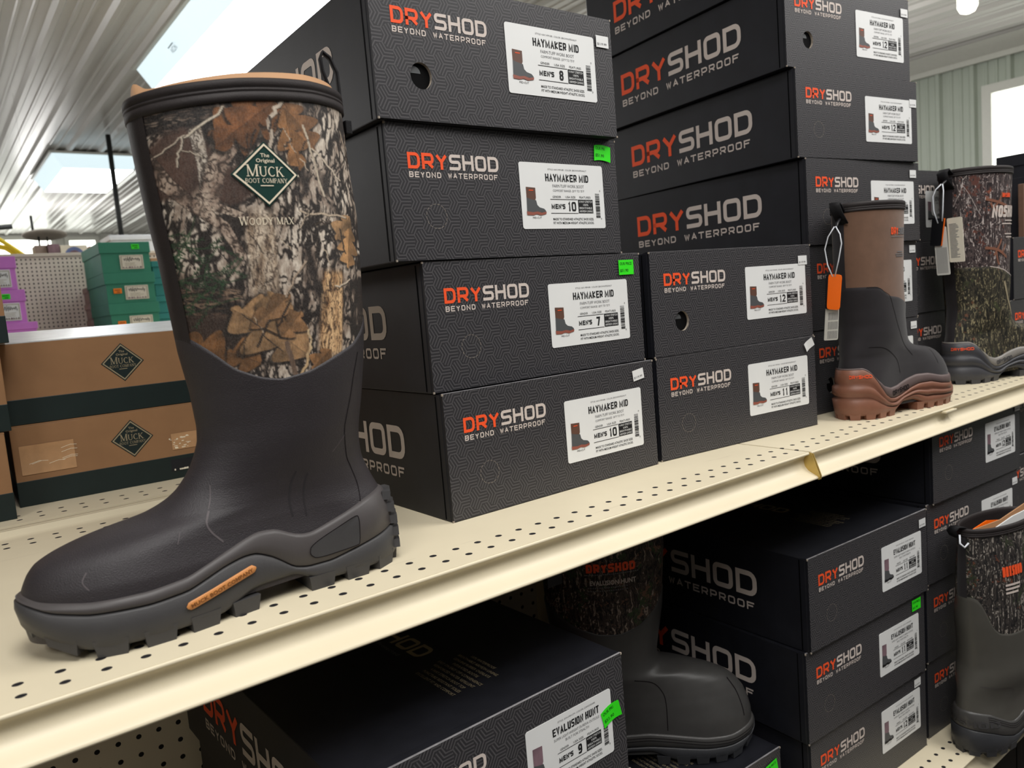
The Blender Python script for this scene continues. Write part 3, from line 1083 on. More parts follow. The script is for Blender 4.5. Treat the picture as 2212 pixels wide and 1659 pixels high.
# ------------------------------------------------------------------ painted woodland print (flat pattern of leaves, bark and twigs)
class Canvas:
    def __init__(s, w, h, seed=3):
        s.w, s.h = w, h
        s.rng = np.random.default_rng(seed)
        s.Y, s.X = np.mgrid[0:h, 0:w].astype(np.float32)
        s.c = np.zeros((h, w, 3), np.float32)
    def noise(s, sx, sy, X=None, Y=None):
        X = s.X if X is None else X
        Y = s.Y if Y is None else Y
        g = s.rng.random((64, 64)).astype(np.float32)
        u, v = X / sx, Y / sy
        i, j = np.floor(u).astype(int), np.floor(v).astype(int)
        fu, fv = u - i, v - j
        fu, fv = fu * fu * (3 - 2 * fu), fv * fv * (3 - 2 * fv)
        a, b = g[j % 64, i % 64], g[j % 64, (i + 1) % 64]
        c2, d = g[(j + 1) % 64, i % 64], g[(j + 1) % 64, (i + 1) % 64]
        return (a * (1 - fu) + b * fu) * (1 - fv) + (c2 * (1 - fu) + d * fu) * fv
    def fbm(s, sx, sy, o=4, X=None, Y=None):
        t, a, n = 0, 1.0, 0
        for k in range(o):
            t = t + a * s.noise(sx / 2 ** k, sy / 2 ** k, X, Y)
            n += a
            a *= .55
        return t / n
    def over(s, mask, col):
        m = np.clip(mask, 0, 1)[..., None]
        s.c = s.c * (1 - m) + (np.asarray(col, np.float32) if not isinstance(col, np.ndarray) else col) * m
    def bark(s, sx, sy, light, mid, dark, crack=.5, X=None, Y=None):
        X = s.X if X is None else X
        Y = s.Y if Y is None else Y
        wx = X + 26 * (s.fbm(60, 60, 3) - .5)
        wy = Y + 30 * (s.fbm(60, 60, 3) - .5)
        r1 = np.abs(2 * s.fbm(sx, sy, 3, wx, wy) - 1)
        r2 = np.abs(2 * s.fbm(sx * .5, sy * .45, 3, wx, wy) - 1)
        tone = s.fbm(sx * 1.6, sy * 1.1, 4)
        fine = s.fbm(5, 9, 2)
        t = np.clip((tone - .32) * 2.6 + (fine - .5) * .7, 0, 1)[..., None]
        col = np.array(mid) * (1 - t) + np.array(light) * t
        cr = np.clip((crack * .30 - np.minimum(r1, r2 * 1.25)) * 9, 0, 1)
        cr = np.maximum(cr, np.clip((.40 - tone) * 6, 0, .9))[..., None]
        return (col * (1 - cr) + np.array(dark) * cr).astype(np.float32)
    def seg(s, pts, w, col, col2=None, edge=None):
        """thick polyline; w may taper (w0, w1)"""
        w0, w1 = w if isinstance(w, tuple) else (w, w)
        n = len(pts) - 1
        best = None
        acc = np.full((s.h, s.w), 1e9, np.float32)
        wid = np.zeros((s.h, s.w), np.float32)
        for k in range(n):
            (ax, ay), (bx, by) = pts[k], pts[k + 1]
            dx, dy = bx - ax, by - ay
            t = np.clip(((s.X - ax) * dx + (s.Y - ay) * dy) / (dx * dx + dy * dy + 1e-6), 0, 1)
            d = np.hypot(s.X - ax - t * dx, s.Y - ay - t * dy)
            wl = w0 + (w1 - w0) * (k + t) / n
            better = d / wl < acc
            acc = np.where(better, d / wl, acc)
            wid = np.where(better, wl, wid)
        m = np.clip((1 - 2 * acc) * np.maximum(wid, 1) * .8 + .2, 0, 1)
        if edge is not None:
            s.over(np.clip((1 - 2 * acc) * np.maximum(wid, 1) * .8 + 1.6, 0, 1) * .85, edge)
        s.over(m, col)
        return m
    def twig(s, pts, w, col):
        for k in range(len(pts) - 1):
            (ax, ay), (bx, by) = pts[k], pts[k + 1]
            x0, x1 = int(max(0, min(ax, bx) - w - 2)), int(min(s.w, max(ax, bx) + w + 3))
            y0, y1 = int(max(0, min(ay, by) - w - 2)), int(min(s.h, max(ay, by) + w + 3))
            if x1 <= x0 or y1 <= y0:
                continue
            X, Y = s.X[y0:y1, x0:x1], s.Y[y0:y1, x0:x1]
            dx, dy = bx - ax, by - ay
            t = np.clip(((X - ax) * dx + (Y - ay) * dy) / (dx * dx + dy * dy + 1e-6), 0, 1)
            d = np.hypot(X - ax - t * dx, Y - ay - t * dy)
            m = np.clip(w / 2 - d + .5, 0, 1)[..., None]
            s.c[y0:y1, x0:x1] = s.c[y0:y1, x0:x1] * (1 - m) + np.array(col, np.float32) * m
    def leaf(s, base, tip, wid, col, lobes=3, phase=0.0, hi=1.12):
        (ax, ay), (bx, by) = base, tip
        L = math.hypot(bx - ax, by - ay)
        dx, dy = (bx - ax) / L, (by - ay) / L
        u = ((s.X - ax) * dx + (s.Y - ay) * dy) / L
        v = (-(s.X - ax) * dy + (s.Y - ay) * dx) / (wid / 2)
        v = v + .25 * (u - .5) ** 2 + .06 * (s.fbm(20, 20, 2) - .5)
        uc = np.clip(u - .18 * np.abs(v), 0, 1)
        env = np.sin(PI * np.clip(uc, 0, 1) ** .75) ** .8
        lob = 1 - np.abs(np.mod(lobes * uc + phase + .12 * np.sign(v), 1.0) * 2 - 1) ** 1.6
        hw = env * (.30 + .70 * lob ** .8)
        m = np.clip((hw - np.abs(v)) * wid * .3, 0, 1) * ((u > 0) & (u < 1))
        sh = np.clip((hw - np.abs(v) + .12) * wid * .06, 0, 1) * ((u > -.02) & (u < 1.02))
        s.over(np.roll(np.roll(sh, 5, 0), -3, 1) * .75, (.10, .075, .06))
        tone = (.50 + .66 * s.fbm(26, 26, 4))[..., None]
        col = tuple(.86 * q + .14 * sum(col) / 3 for q in col)
        colr = np.array(col, np.float32) * .94 * tone
        side = (v > 0)[..., None]
        colr = np.where(side, colr * hi, colr * .9)
        s.over(m, colr.astype(np.float32))
        vein = np.clip(1.3 - np.abs(v) * wid * .35, 0, 1) * m
        s.over(vein * .7, np.array(col) * .55)
        sv = np.abs(np.sin(PI * lobes * (u - .3 * np.abs(v)) + PI * phase))
        s.over(np.clip(1 - sv * 14, 0, 1) * m * .45, np.array(col) * .6)

def woodland_canvas():
    """woodland print: drawn as a flat pattern, 2 units per cell; returns sRGB array"""
    cv = Canvas(650, 780, 11)
    K = lambda *p: [((x / 2), (y - 110) / 2) for x, y in p]
    C = lambda *c2: tuple(v / 255 for v in c2)
    cv.c = cv.bark(24, 76, C(214, 202, 186), C(134, 116, 102), C(32, 26, 24), .70)
    yy, xx = cv.Y * 2 + 110, cv.X * 2
    # shaded gaps of brown leaf litter
    def blob(cx, cy, rx, ry, col, n=.7):
        d = ((xx - cx) / rx) ** 2 + ((yy - cy) / ry) ** 2 + n * (cv.fbm(40, 40, 3) - .5) * 2
        cv.over(np.clip((1 - d) * 3, 0, 1), col)
    lying = cv.bark(60, 15, C(120, 106, 94), C(70, 58, 52), C(26, 22, 22), .7)
    m = np.clip(((310 - yy) + 40 * (cv.fbm(50, 50, 3) - .5)) / 14, 0, 1) * (xx < 500) * (yy > 150)
    cv.over(m, lying)
    brown = (np.array(C(74, 55, 47)) * (.75 + .5 * cv.fbm(30, 60, 3))[..., None]).astype(np.float32)
    d = ((xx - 330) / 190) ** 2 + ((yy - 470) / 190) ** 2 + .7 * (cv.fbm(40, 40, 3) - .5)
    cv.over(np.clip((1 - d) * 3, 0, 1), brown)
    d = ((xx - 590) / 110) ** 2 + ((yy - 600) / 110) ** 2 + .7 * (cv.fbm(40, 40, 3) - .5)
    cv.over(np.clip((1 - d) * 3, 0, 1), brown)
    # lower left fallen log
    log2 = cv.bark(55, 16, C(150, 126, 104), C(86, 68, 57), C(26, 21, 20), .7)
    m = np.clip((yy - 1090 - .10 * (xx - 250) + 70 * (cv.fbm(60, 40, 3) - .5)) / 20, 0, 1) * np.clip((690 - xx) / 60, 0, 1) * np.clip((1330 - yy) / 30, 0, 1)
    cv.over(m, log2)
    d = ((xx - 480) / 230) ** 2 + ((yy - 1340) / 110) ** 2 + .8 * (cv.fbm(40, 40, 3) - .5)
    cv.over(np.clip((1 - d) * 2.5, 0, 1), brown * .7)
    # pale stump on the right of the lower half
    pale = cv.bark(11, 70, C(224, 206, 182), C(160, 134, 108), C(60, 46, 38), .4)
    d = np.abs(xx - 1120 - 40 * (cv.fbm(40, 90, 3) - .5)) / 75
    cv.over(np.clip((1 - d) * 4, 0, 1) * np.clip((yy - 1010) / 40, 0, 1) * np.clip((1480 - yy) / 40, 0, 1), np.clip(pale * np.array((1.0, .9, .76), np.float32), 0, 1))
    d = np.abs(xx - 740 - .10 * (yy - 900)) / 85
    cv.over(np.clip((1 - d) * 3, 0, 1) * np.clip((yy - 700) / 60, 0, 1) * np.clip((1180 - yy) / 60, 0, 1) * .8, pale)
    # pale trunks and branches
    brl = cv.bark(24, 40, C(196, 178, 160), C(134, 112, 98), C(60, 48, 42), .5)
    pal2 = cv.bark(16, 36, C(206, 196, 182), C(160, 146, 130), C(70, 60, 54), .5)
    for pts, w, tex in ((K((415, 310), (455, 480), (470, 640)), (30, 20), pal2), (K((620, 330), (520, 480), (480, 690)), (44, 50), brl),
                        (K((150, 350), (185, 430), (180, 560)), (26, 18), brl), (K((185, 380), (300, 560), (420, 690), (560, 800), (650, 960)), (34, 22), brl), (K((420, 680), (520, 700), (660, 760)), (26, 16), brl)):
        cv.seg(pts, w, tex, edge=C(30, 25, 23))
    # leaves
    o1, o2, o3 = C(150, 92, 48), C(176, 116, 66), C(196, 148, 98)
    cv.leaf(K((840, 215))[0], K((470, 330))[0], 170, o1, 3, .2)
    cv.leaf(K((790, 175))[0], K((500, 400))[0], 120, C(142, 86, 46), 2.5, .4)
    cv.leaf(K((830, 190))[0], K((1005, 420))[0], 120, o2, 3, .3)
    cv.leaf(K((835, 210))[0], K((925, 530))[0], 84, C(168, 112, 62), 3, .15)
    cv.leaf(K((1230, 740))[0], K((1130, 870))[0], 80, o3, 2, .3)
    cv.leaf(K((1225, 800))[0], K((1215, 1015))[0], 80, C(206, 150, 92), 3, .3)
    cv.leaf(K((640, 1540))[0], K((400, 1370))[0], 130, C(138, 90, 48), 2.5, .3)
    cv.leaf(K((760, 1500))[0], K((600, 1440))[0], 110, C(150, 100, 56), 2, .2)
    cv.leaf(K((1000, 1455))[0], K((610, 1215))[0], 180, o3, 3, .25, 1.1)
    cv.leaf(K((860, 1360))[0], K((780, 1135))[0], 100, C(186, 140, 92), 2, .3)
    cv.leaf(K((850, 1370))[0], K((950, 1240))[0], 90, C(180, 128, 80), 2, .3)
    cv.leaf(K((700, 1330))[0], K((890, 1150))[0], 70, C(178, 128, 82), 2, .3)
    cv.leaf(K((1110, 1430))[0], K((1010, 1540))[0], 70, C(170, 116, 66), 2, .3)
    cv.leaf(K((290, 860))[0], K((215, 900))[0], 46, C(150, 96, 52), 2, .3)
    cv.leaf(K((300, 930))[0], K((225, 950))[0], 44, C(170, 110, 56), 2, .3)
    # thin twigs
    rng = random.Random(5)
    def wig(p, q, w, col, n=6, amp=10):
        pts = []
        for i in range(n + 1):
            t = i / n
            pts.append((p[0] + (q[0] - p[0]) * t + rng.uniform(-amp, amp), p[1] + (q[1] - p[1]) * t + rng.uniform(-amp, amp)))
        cv.twig([(a + 2.2, b + 2.2) for a, b in K(*pts)], w * .7, C(30, 25, 22))
        cv.twig(K(*pts), w, col)
    wig((830, 155), (765, 270), 10, C(196, 182, 164))
    wig((765, 260), (775, 410), 9, C(180, 166, 150))
    wig((540, 205), (350, 340), 6, C(206, 194, 174))
    wig((370, 330), (250, 410), 3.5, C(190, 176, 158))
    wig((350, 340), (350, 470), 4, C(196, 184, 166))
    wig((365, 395), (460, 440), 2.5, C(180, 168, 150))
    wig((950, 300), (1060, 640), 6, C(190, 176, 156))
    wig((1000, 420), (1180, 560), 4, C(196, 182, 162))
    wig((920, 735), (1190, 745), 5, C(190, 172, 150))
    wig((1000, 795), (1100, 780), 4, C(60, 48, 40))
    wig((1140, 1110), (1230, 1070), 4, C(206, 190, 168))
    wig((860, 1160), (960, 980), 5, C(170, 150, 130))
    wig((1000, 1400), (960, 1560), 7, C(190, 160, 120))
    wig((870, 1400), (930, 1570), 12, C(104, 84, 70))
    wig((1010, 1440), (990, 1340), 5, C(200, 176, 140))
    for _ in range(36):
        x, y = rng.uniform(650, 1250), rng.uniform(200, 1500)
        a = rng.uniform(-.9, .9)
        L = rng.uniform(50, 150)
        wig((x, y), (x + L * math.sin(a), y + L * math.cos(a)), rng.uniform(1.5, 3.5), rng.choice((C(190, 172, 150), C(50, 40, 34), C(44, 36, 32))), 5, 7)
    # dark green evergreen sprigs
    def sprig(p, ang, L, w, depth):
        n = int(L / 20)
        x, y = p
        sg = 1
        for i in range(n):
            ang += rng.uniform(-.14, .14)
            x2, y2 = x + 20 * math.cos(ang), y + 20 * math.sin(ang)
            g = rng.uniform(.7, 1.3)
            cv.twig(K((x, y), (x2, y2)), w, C(32 * g, 62 * g, 36 * g))
            if depth > 0 and i % 3 == 0 and i > 0:
                sprig((x2, y2), ang + sg * rng.uniform(.45, .8), L * rng.uniform(.35, .5) * (1 - .5 * i / n), w * .8, depth - 1)
                sg = -sg
            elif depth == 0:
                for sd in (-1, 1):
                    b = ang + sd * .7
                    l2 = rng.uniform(10, 20)
                    cv.twig(K((x2, y2), (x2 + l2 * math.cos(b), y2 + l2 * math.sin(b))), w * .9, C(28 * g, 56 * g, 34 * g))
            x, y = x2, y2
    for p, a, L, dp in (((205, 690), 1.0, 330, 1), ((230, 860), .3, 340, 1), ((300, 1100), -.2, 330, 1), ((430, 740), 1.8, 230, 1), ((650, 960), 2.0, 260, 1), ((670, 1060), 2.7, 300, 1), ((640, 1170), 3.1, 300, 1), ((250, 1000), .5, 220, 1), ((540, 860), 1.7, 240, 1), ((215, 780), .8, 240, 1)):
        sprig(p, a, L, 2.6, dp)
    return np.clip(cv.c, 0, 1)

def woodland_nodes(name, seed, tint=((22, 20, 20), (84, 70, 62), (196, 184, 168)), accents=((44, 60, 34), (136, 62, 40)), sc=1.0, sx=300, sz=26, thr=(.57, .60), rot=0.0):
    """bark print with patches of leaves, for the smaller boots"""
    t = NT(name)
    co = t.mapping(t.coord(), (1, 1, 1), (seed * .37, seed * .11, seed * .23))
    wob = t.noise(co, 22 * sc, 3)
    v = t.n('ShaderNodeVectorMath', operation='ADD')
    t.l(co, v.inputs[0])
    t.l(t.comb(t.math('MULTIPLY', wob, .05), t.math('MULTIPLY', wob, .05), t.math('MULTIPLY', wob, .03)), v.inputs[1])
    b = t.noise(t.mapping(v.outputs[0], (sx * sc, sx * sc, sz * sc), (0, 0, 0), (0, rot, 0)), 1.0, 4, .62)
    ins = [s2l(c2) for c2 in tint]
    col = t.ramp(b, [(.34, ins[0]), (.45, ins[0]), (.50, ins[1]), (.54, ins[0]), (.58, ins[1]), (.63, ins[2]), (.70, ins[1]), (.78, ins[0])])
    p1 = t.noise(t.mapping(v.outputs[0], (26 * sc, 26 * sc, 20 * sc)), 1.0, 5, .7)
    l1 = t.noise(t.mapping(co, (200 * sc, 200 * sc, 160 * sc)), 1.0, 2)
    m1 = t.math('MULTIPLY', t.math('GREATER_THAN', p1, thr[0]), t.math('GREATER_THAN', l1, .46))
    col = t.mix(m1, col, s2l(accents[0]))
    p2 = t.noise(t.mapping(v.outputs[0], (34 * sc, 34 * sc, 40 * sc), (3, 1, 2)), 1.0, 4, .7)
    m2 = t.math('MULTIPLY', t.math('GREATER_THAN', p2, thr[1]), t.math('GREATER_THAN', l1, .5))
    col = t.mix(m2, col, s2l(accents[1]))
    vo = t.n('ShaderNodeTexVoronoi', feature='DISTANCE_TO_EDGE')
    t.l(t.mapping(v.outputs[0], (18 * sc, 18 * sc, 13 * sc)), vo.inputs['Vector'])
    vo.inputs['Scale'].default_value = 1.0
    tw = t.math('LESS_THAN', vo.outputs[0], .004)
    big = t.math('GREATER_THAN', t.noise(t.mapping(co, (9 * sc, 9 * sc, 9 * sc), (7, 7, 7)), 1.0, 2), .60)
    col = t.mix(t.math('MULTIPLY', tw, big), col, ins[2])
    return t.set(col, .65, .3)
M['camo_night'] = woodland_nodes('dark_woodland_print', 1.0, ((24, 22, 23), (86, 72, 64), (176, 160, 146)), ((54, 68, 44), (110, 80, 64)), 1.0)
M['camo_rust'] = woodland_nodes('rust_woodland_print', 2.0, ((32, 26, 28), (92, 78, 76), (204, 194, 188)), ((84, 50, 42), (120, 66, 50)), 1.0, 330, 30, thr=(.60, .62))
M['camo_olive'] = woodland_nodes('olive_grass_print', 3.0, ((24, 24, 21), (70, 64, 50), (160, 150, 116)), ((58, 62, 40), (96, 64, 46)), 1.0, 300, 34, thr=(.60, .63), rot=.5)
M['camo_grey'] = woodland_nodes('grey_woodland_print', 4.0, ((24, 23, 24), (70, 64, 60), (176, 168, 158)), ((46, 52, 36), (96, 58, 44)), 1.0, 300, 28, thr=(.58, .63))

# ------------------------------------------------------------------ building shell
def struct(o):
    o['kind'] = 'structure'
    return o
FLOOR = -1.15
mb = MB()
mb.box(-4, 6.3, -3, 13, FLOOR - .05, FLOOR, M['floor'])
struct(mb.build('floor'))

def ribbed(name, u0, u1, v0, v1, pitch, place, m, thick=.02):
    """folded steel sheet: one high rib and two low stiffeners every pitch"""
    pts = []
    u = u0
    while u < u1:
        for du, h in ((0, 0), (.016, .023), (.040, .023), (.056, 0), (.095, 0), (.101, .006), (.113, .006), (.119, 0), (.158, 0), (.164, .006), (.176, .006), (.182, 0)):
            pts.append((u + du * pitch / .2286, h))
        u += pitch
    pts.append((u1, 0))
    vs, n = [], len(pts)
    for a, h in pts:
        vs.append(place(a, v0, h))
        vs.append(place(a, v1, h))
    for a, h in pts:
        vs.append(place(a, v0, h - thick))
        vs.append(place(a, v1, h - thick))
    fs = []
    for i in range(n - 1):
        fs.append((2 * i, 2 * i + 2, 2 * i + 3, 2 * i + 1))
        fs.append((2 * n + 2 * i, 2 * n + 2 * i + 1, 2 * n + 2 * i + 3, 2 * n + 2 * i + 2))
    mb = MB()
    mb.add(vs, fs, m)
    return struct(mb.build(name))
ribbed('ceiling', -3.9, 6.0, -3, 12.4, .2286, lambda a, b, h: (a, b, CEIL - h), M['white_metal'])
WX = 6.02
ribbed('wall_right', -3, 12.4, FLOOR, CEIL - .02, .2286, lambda a, b, h: (WX - h, a, b), M['wall_metal'])
mb = MB()
mb.box(-4, 6.3, 12.4, 12.5, FLOOR, CEIL, M['trimw'])
struct(mb.build('wall_back'))
mb = MB()
mb.add([(WX - .13, -3, CEIL - .03), (WX - .13, 12.4, CEIL - .03), (WX - .03, 12.4, CEIL - .12), (WX - .03, -3, CEIL - .12), (WX, -3, CEIL - .03), (WX, 12.4, CEIL - .03), (WX, -3, CEIL - .13), (WX, 12.4, CEIL - .13)],
       [(0, 1, 2, 3), (4, 5, 1, 0), (3, 2, 7, 6), (0, 3, 6, 4), (1, 5, 7, 2)], M['trimw'])
mb.box(WX - .05, WX - .02, -3, 12.4, CEIL - .15, CEIL - .115, M['trimw'])
struct(mb.build('trim_1'))
# window in the right wall: deep white frame and bright daylight
def window(n, place, w, h, fw_=.06):
    mb = MB()
    def fr(a0, a1, b0, b1, d0, d1, m):
        p = [place(a, b, d) for d in (d0, d1) for b in (b0, b1) for a in (a0, a1)]
        mb.add(p, [(0, 2, 3, 1), (4, 5, 7, 6), (0, 1, 5, 4), (2, 6, 7, 3), (0, 4, 6, 2), (1, 3, 7, 5)], m)
    for k, (d0, d1) in enumerate(((-.01, .05), (-.01, .008))):
        f = fw_ * (1 + .0 * k)
        o = k * fw_
        fr(o, o + f, o, h - o, d0, d1, M['trimw'])
        fr(w - o - f, w - o, o, h - o, d0, d1, M['trimw'])
        fr(o + f, w - o - f, o, o + f, d0, d1, M['trimw'])
        fr(o + f, w - o - f, h - o - f, h - o, d0, d1, M['trimw'])
    o = struct(mb.build('window_%d' % n))
    mb = MB()
    mb.add([place(a, b, .012) for a, b in ((.06, .06), (w - .06, .06), (w - .06, h - .06), (.06, h - .06))], [(0, 1, 2, 3)], M['daylight'])
    mb.build('window_pane', o)
    return o
window(1, lambda a, b, d: (WX - .02 - d, 1.75 - a, .52 + b), 1.0, .895)
window(2, lambda a, b, d: (.45 + a, 12.39 - d, .75 + b), 1.3, .95)
window(3, lambda a, b, d: (1.86 + a, 12.39 - d, 1.30 + b), .46, .38)

# ------------------------------------------------------------------ ceiling lights
def ceiling_light(label, x0, y0, w=.66, l=1.22, sticker=False):
    t = thing('ceiling_light', label, 'light', (x0, y0, CEIL - .02), 0, 'wraparound ceiling lights')
    mb = MB()
    mb.box(-.02, w + .02, -.02, l + .02, -.018, .0, M['trimw'], .004)
    mb.build('housing', t)
    mb = MB()
    zb = -.13
    a = [(0, 0), (w, 0), (w, l), (0, l)]
    b = [(.07, .02), (w - .07, .02), (w - .07, l - .02), (.07, l - .02)]
    vs = [(p, q, -.018) for p, q in a] + [(p, q, zb) for p, q in b]
    mb.add(vs, [(4, 7, 6, 5)], M['lens'])
    mb.add(vs, [(i, (i + 1) % 4, 4 + (i + 1) % 4, 4 + i) for i in range(4)], M['lens_side'])
    if sticker:
        rnd = random.Random(9)
        for k in range(16):
            a, b = rnd.uniform(.12, .5), rnd.uniform(1.4, 2.36)
            r_ = rnd.uniform(.003, .008)
            mb.add([(a + r_ * (1 + rnd.random()) * math.cos(q), b + 1.4 * r_ * (1 + rnd.random()) * math.sin(q), zb - .001) for q in np.arange(0, 6.2, .7)], [tuple(range(9))], M['pic_grey'])
        pl = Plane2D(mb, (0.030, 1.75, -.075), (0, .9, -.02), (.55, 0, -.6), (-.75, 0, -.66))
        v, f = fit_text('NCSW', 0, 0, .1, .03)
        pl.put(v, f, M['greyink'], .004)
        pl.rect(.0, -.014, .1, -.008, M['greyink'], .004)
    mb.build('lens', t)
    return t
ceiling_light('bright ceiling light with milky lens, nearest, just left of the topmost black box', 1.17, 1.82, l=2.42, sticker=True)
ceiling_light('bright ceiling light far back, left of the camouflage boot shaft', 1.03, 6.6)

# bare bulb near the right wall
t = thing('light_bulb', 'bare glowing bulb hanging from the ribbed ceiling near the right wall', 'light', (4.43, 1.215, CEIL - .02))
mb = MB()
mb.tube([(0, 0, 0), (0, 0, -.05)], .012, M['dark_metal'])
mb.tube([(0, 0, -.05), (0, 0, -.06), (0, 0, -.09), (0, 0, -.10)], [.02, .035, .035, .03], M['trimw'], 14)
mb.build('lamp_holder', t)
mb = MB()
mb.tube([(0, 0, -.10), (0, 0, -.115), (0, 0, -.14), (0, 0, -.19), (0, 0, -.215), (0, 0, -.225)], [.025, .038, .046, .046, .034, .01], M['bulb'], 20)
mb.build('glass_bulb', t)

# ------------------------------------------------------------------ gondola shelving
M['deck'] = slotted('punched_shelf_deck', (218, 207, 180), .0229, [.0215, .0437, .462, .485], .0254, .0036, .0032)
M['deck_low'] = slotted('punched_low_deck', (218, 207, 180), .0097, [.0065, -.0165, .462, .485], .0254, .0036, .0032)
M['deck_rear'] = slotted('punched_rear_deck', (218, 207, 180), .0229, [.611, .64, 1.04, 1.062], .0254, .0036, .0032)
M['pegback'] = slotted('punched_back_panel', (206, 196, 176), .1152, None, .0254, .0034, .0034)
def shelf(label, x0, x1, y0, y1, z, deck, bracket=True, front=1, cat='shelf', group='cream shelves of the long rack'):
    t = thing('shelf', label, cat, (0, 0, z), 0, group)
    mb = MB()
    ya_, yb_ = min(y0, y1), max(y0, y1)
    mb.box(x0, x1, ya_ + .001, yb_ - .001, -.003, 0, deck)
    mb.box(x0, x1, ya_ + .02, yb_ - .01, -.018, -.003, M['shelf'])
    mb.build('deck', t)
    prof = [(.003, 0), (.0006, -.0004), (-.0006, -.002), (.0004, -.0038), (.005, -.0052), (.0078, -.009), (.0082, -.014), (.0066, -.0195), (.002, -.0245), (-.006, -.0285), (-.0108, -.0308), (-.0124, -.0325), (-.0118, -.0342), (-.0095, -.0346), (.0, -.0315), (.01, -.025), (.012, -.004)]
    mb = MB()
    n = len(prof)
    vs = [(x, y0 + front * p, q) for x in (x0 + .0012, x1 - .0012) for p, q in prof]
    mb.add(vs, [(i, i + 1, n + i + 1, n + i) for i in range(n - 1)], M['shelf'], True)
    mb.add(vs[:n], [tuple(range(n))], M['shelf'])
    mb.add(vs[n:], [tuple(range(n))], M['shelf'])
    mb.build('price_channel', t)
    if bracket:
        for xx in (x0 + .004, x1 - .006):
            mb = MB()
            mb.add([(xx + d, y0 + front * yy, zz) for d in (0, .003) for yy, zz in ((.012, -.02), (.014, -.045), (.42, -.075), (.49, -.09), (.49, -.004), (.02, -.004))],
                   [(0, 1, 2, 3, 4, 5), (11, 10, 9, 8, 7, 6)] + [(i, (i + 1) % 6, 6 + (i + 1) % 6, 6 + i) for i in range(6)], M['shelf'])
            mb.build('bracket', t)
    return t
XJ = [-.311, .9085, 2.128, 3.347]
s1 = shelf('cream perforated upper shelf carrying the large camouflage boot and nearest black boxes', XJ[0], XJ[1], 0, .50, 0, M['deck'])
# yellowed end fittings at the joint
mb = MB()
mb.add([(XJ[1] + d, yy, zz) for d in (-.0014, -.0006) for yy, zz in ((.004, -.001), (-.004, -.002), (-.0145, -.030), (-.0135, -.035), (-.004, -.036), (.006, -.022), (.0085, -.012))],
       [(0, 1, 2, 3, 4, 5, 6), (13, 12, 11, 10, 9, 8, 7)] + [(i, (i + 1) % 7, 7 + (i + 1) % 7, 7 + i) for i in range(7)], M['brass'])
mb.build('end_plate', s1)
s2 = shelf('cream perforated upper shelf beyond the joint, under the brown display boot', XJ[1] + .0035, XJ[2], 0, .50, 0, M['deck'])
mb = MB()
mb.add([(XJ[1] + .0028 + d, yy, zz) for d in (-.001, .0004) for yy, zz in ((.004, -.001), (-.004, -.002), (-.0145, -.030), (-.0135, -.035), (-.004, -.036), (.006, -.022), (.0085, -.012))],
       [(0, 1, 2, 3, 4, 5, 6), (13, 12, 11, 10, 9, 8, 7)] + [(i, (i + 1) % 7, 7 + (i + 1) % 7, 7 + i) for i in range(7)], M['brass'])
mb.build('end_plate', s2)
mb = MB()
mb.box(1.292, 1.33, -.006, .004, -.0075, -.0045, M['shelf'], .001)
mb.build('label_clip', s2)
shelf('cream perforated upper shelf at the far right end under the last boxes', XJ[2] + .003, XJ[3], 0, .50, 0, M['deck'])
LZ = -.58
shelf('cream perforated upper shelf left of the large camouflage boot, unseen, added to block light', -1.531, XJ[0] - .003, 0, .50, 0, M['deck'])  # unseen continuation of the rack, added to block light from the left
shelf('cream perforated lower shelf below the large camouflage boot, mostly in shadow', XJ[0], XJ[1], -.0375, .50, LZ, M['deck_low'])
shelf('cream perforated lower shelf at bottom right under the grey rubber boot', XJ[1] + .0035, XJ[2], -.0375, .50, LZ, M['deck_low'])
shelf('cream perforated shelf on the other side of the rack, under the kraft boxes', XJ[0], XJ[1], 1.085, .585, 0, M['deck_rear'], True, -1)
# base deck, back panels, uprights, top rail belong to the rack frame
t = thing('rack_frame', 'cream shelving rack with punched back panels between the two shelf sides', 'rack', (0, 0, 0))
pz = -.3258
for xa, xb in ((XJ[0] + .02, .862), (.955, XJ[2] - .02), (XJ[2] + .03, XJ[3])):
    mb = MB()
    mb.box(xa, xb, .552, .558, -.82 , .31, M['pegback'])
    o = mb.build('back_panel', t, (0, 0, pz))
for xx in XJ:
    mb = MB()
    mb.box(xx - .045, xx + .045, .525, .565, FLOOR, -.006, M['shelf'])
    for k in range(40):
        mb.box(xx - .008, xx - .004, .5245, .526, FLOOR + .05 + k * .0254, FLOOR + .063 + k * .0254, M['shelf_dark'])
    mb.build('upright', t)
mb = MB()
prof = [(.499, -.02), (.5, .0068), (.5035, .0055), (.509, .0055), (.512, .0015), (.535, .002), (.552, .0025), (.556, .0085), (.562, .0085), (.566, .0015), (.5715, .006), (.5775, .006), (.5815, .0068), (.583, -.02)]
n = len(prof)
mb.add([(x, p, q - .0088) for x in (XJ[0], XJ[3]) for p, q in prof], [(i, n + i, n + i + 1, i + 1) for i in range(n - 1)], M['shelf'], True)
mb.build('top_rail', t)
mb = MB()
mb.box(XJ[0], XJ[3], -.0375, .55, -1.05, -1.03, M['shelf'])
mb.box(XJ[0], XJ[3], -.02, .0, FLOOR, -1.05, M['shelf'])
mb.build('base_deck', t)

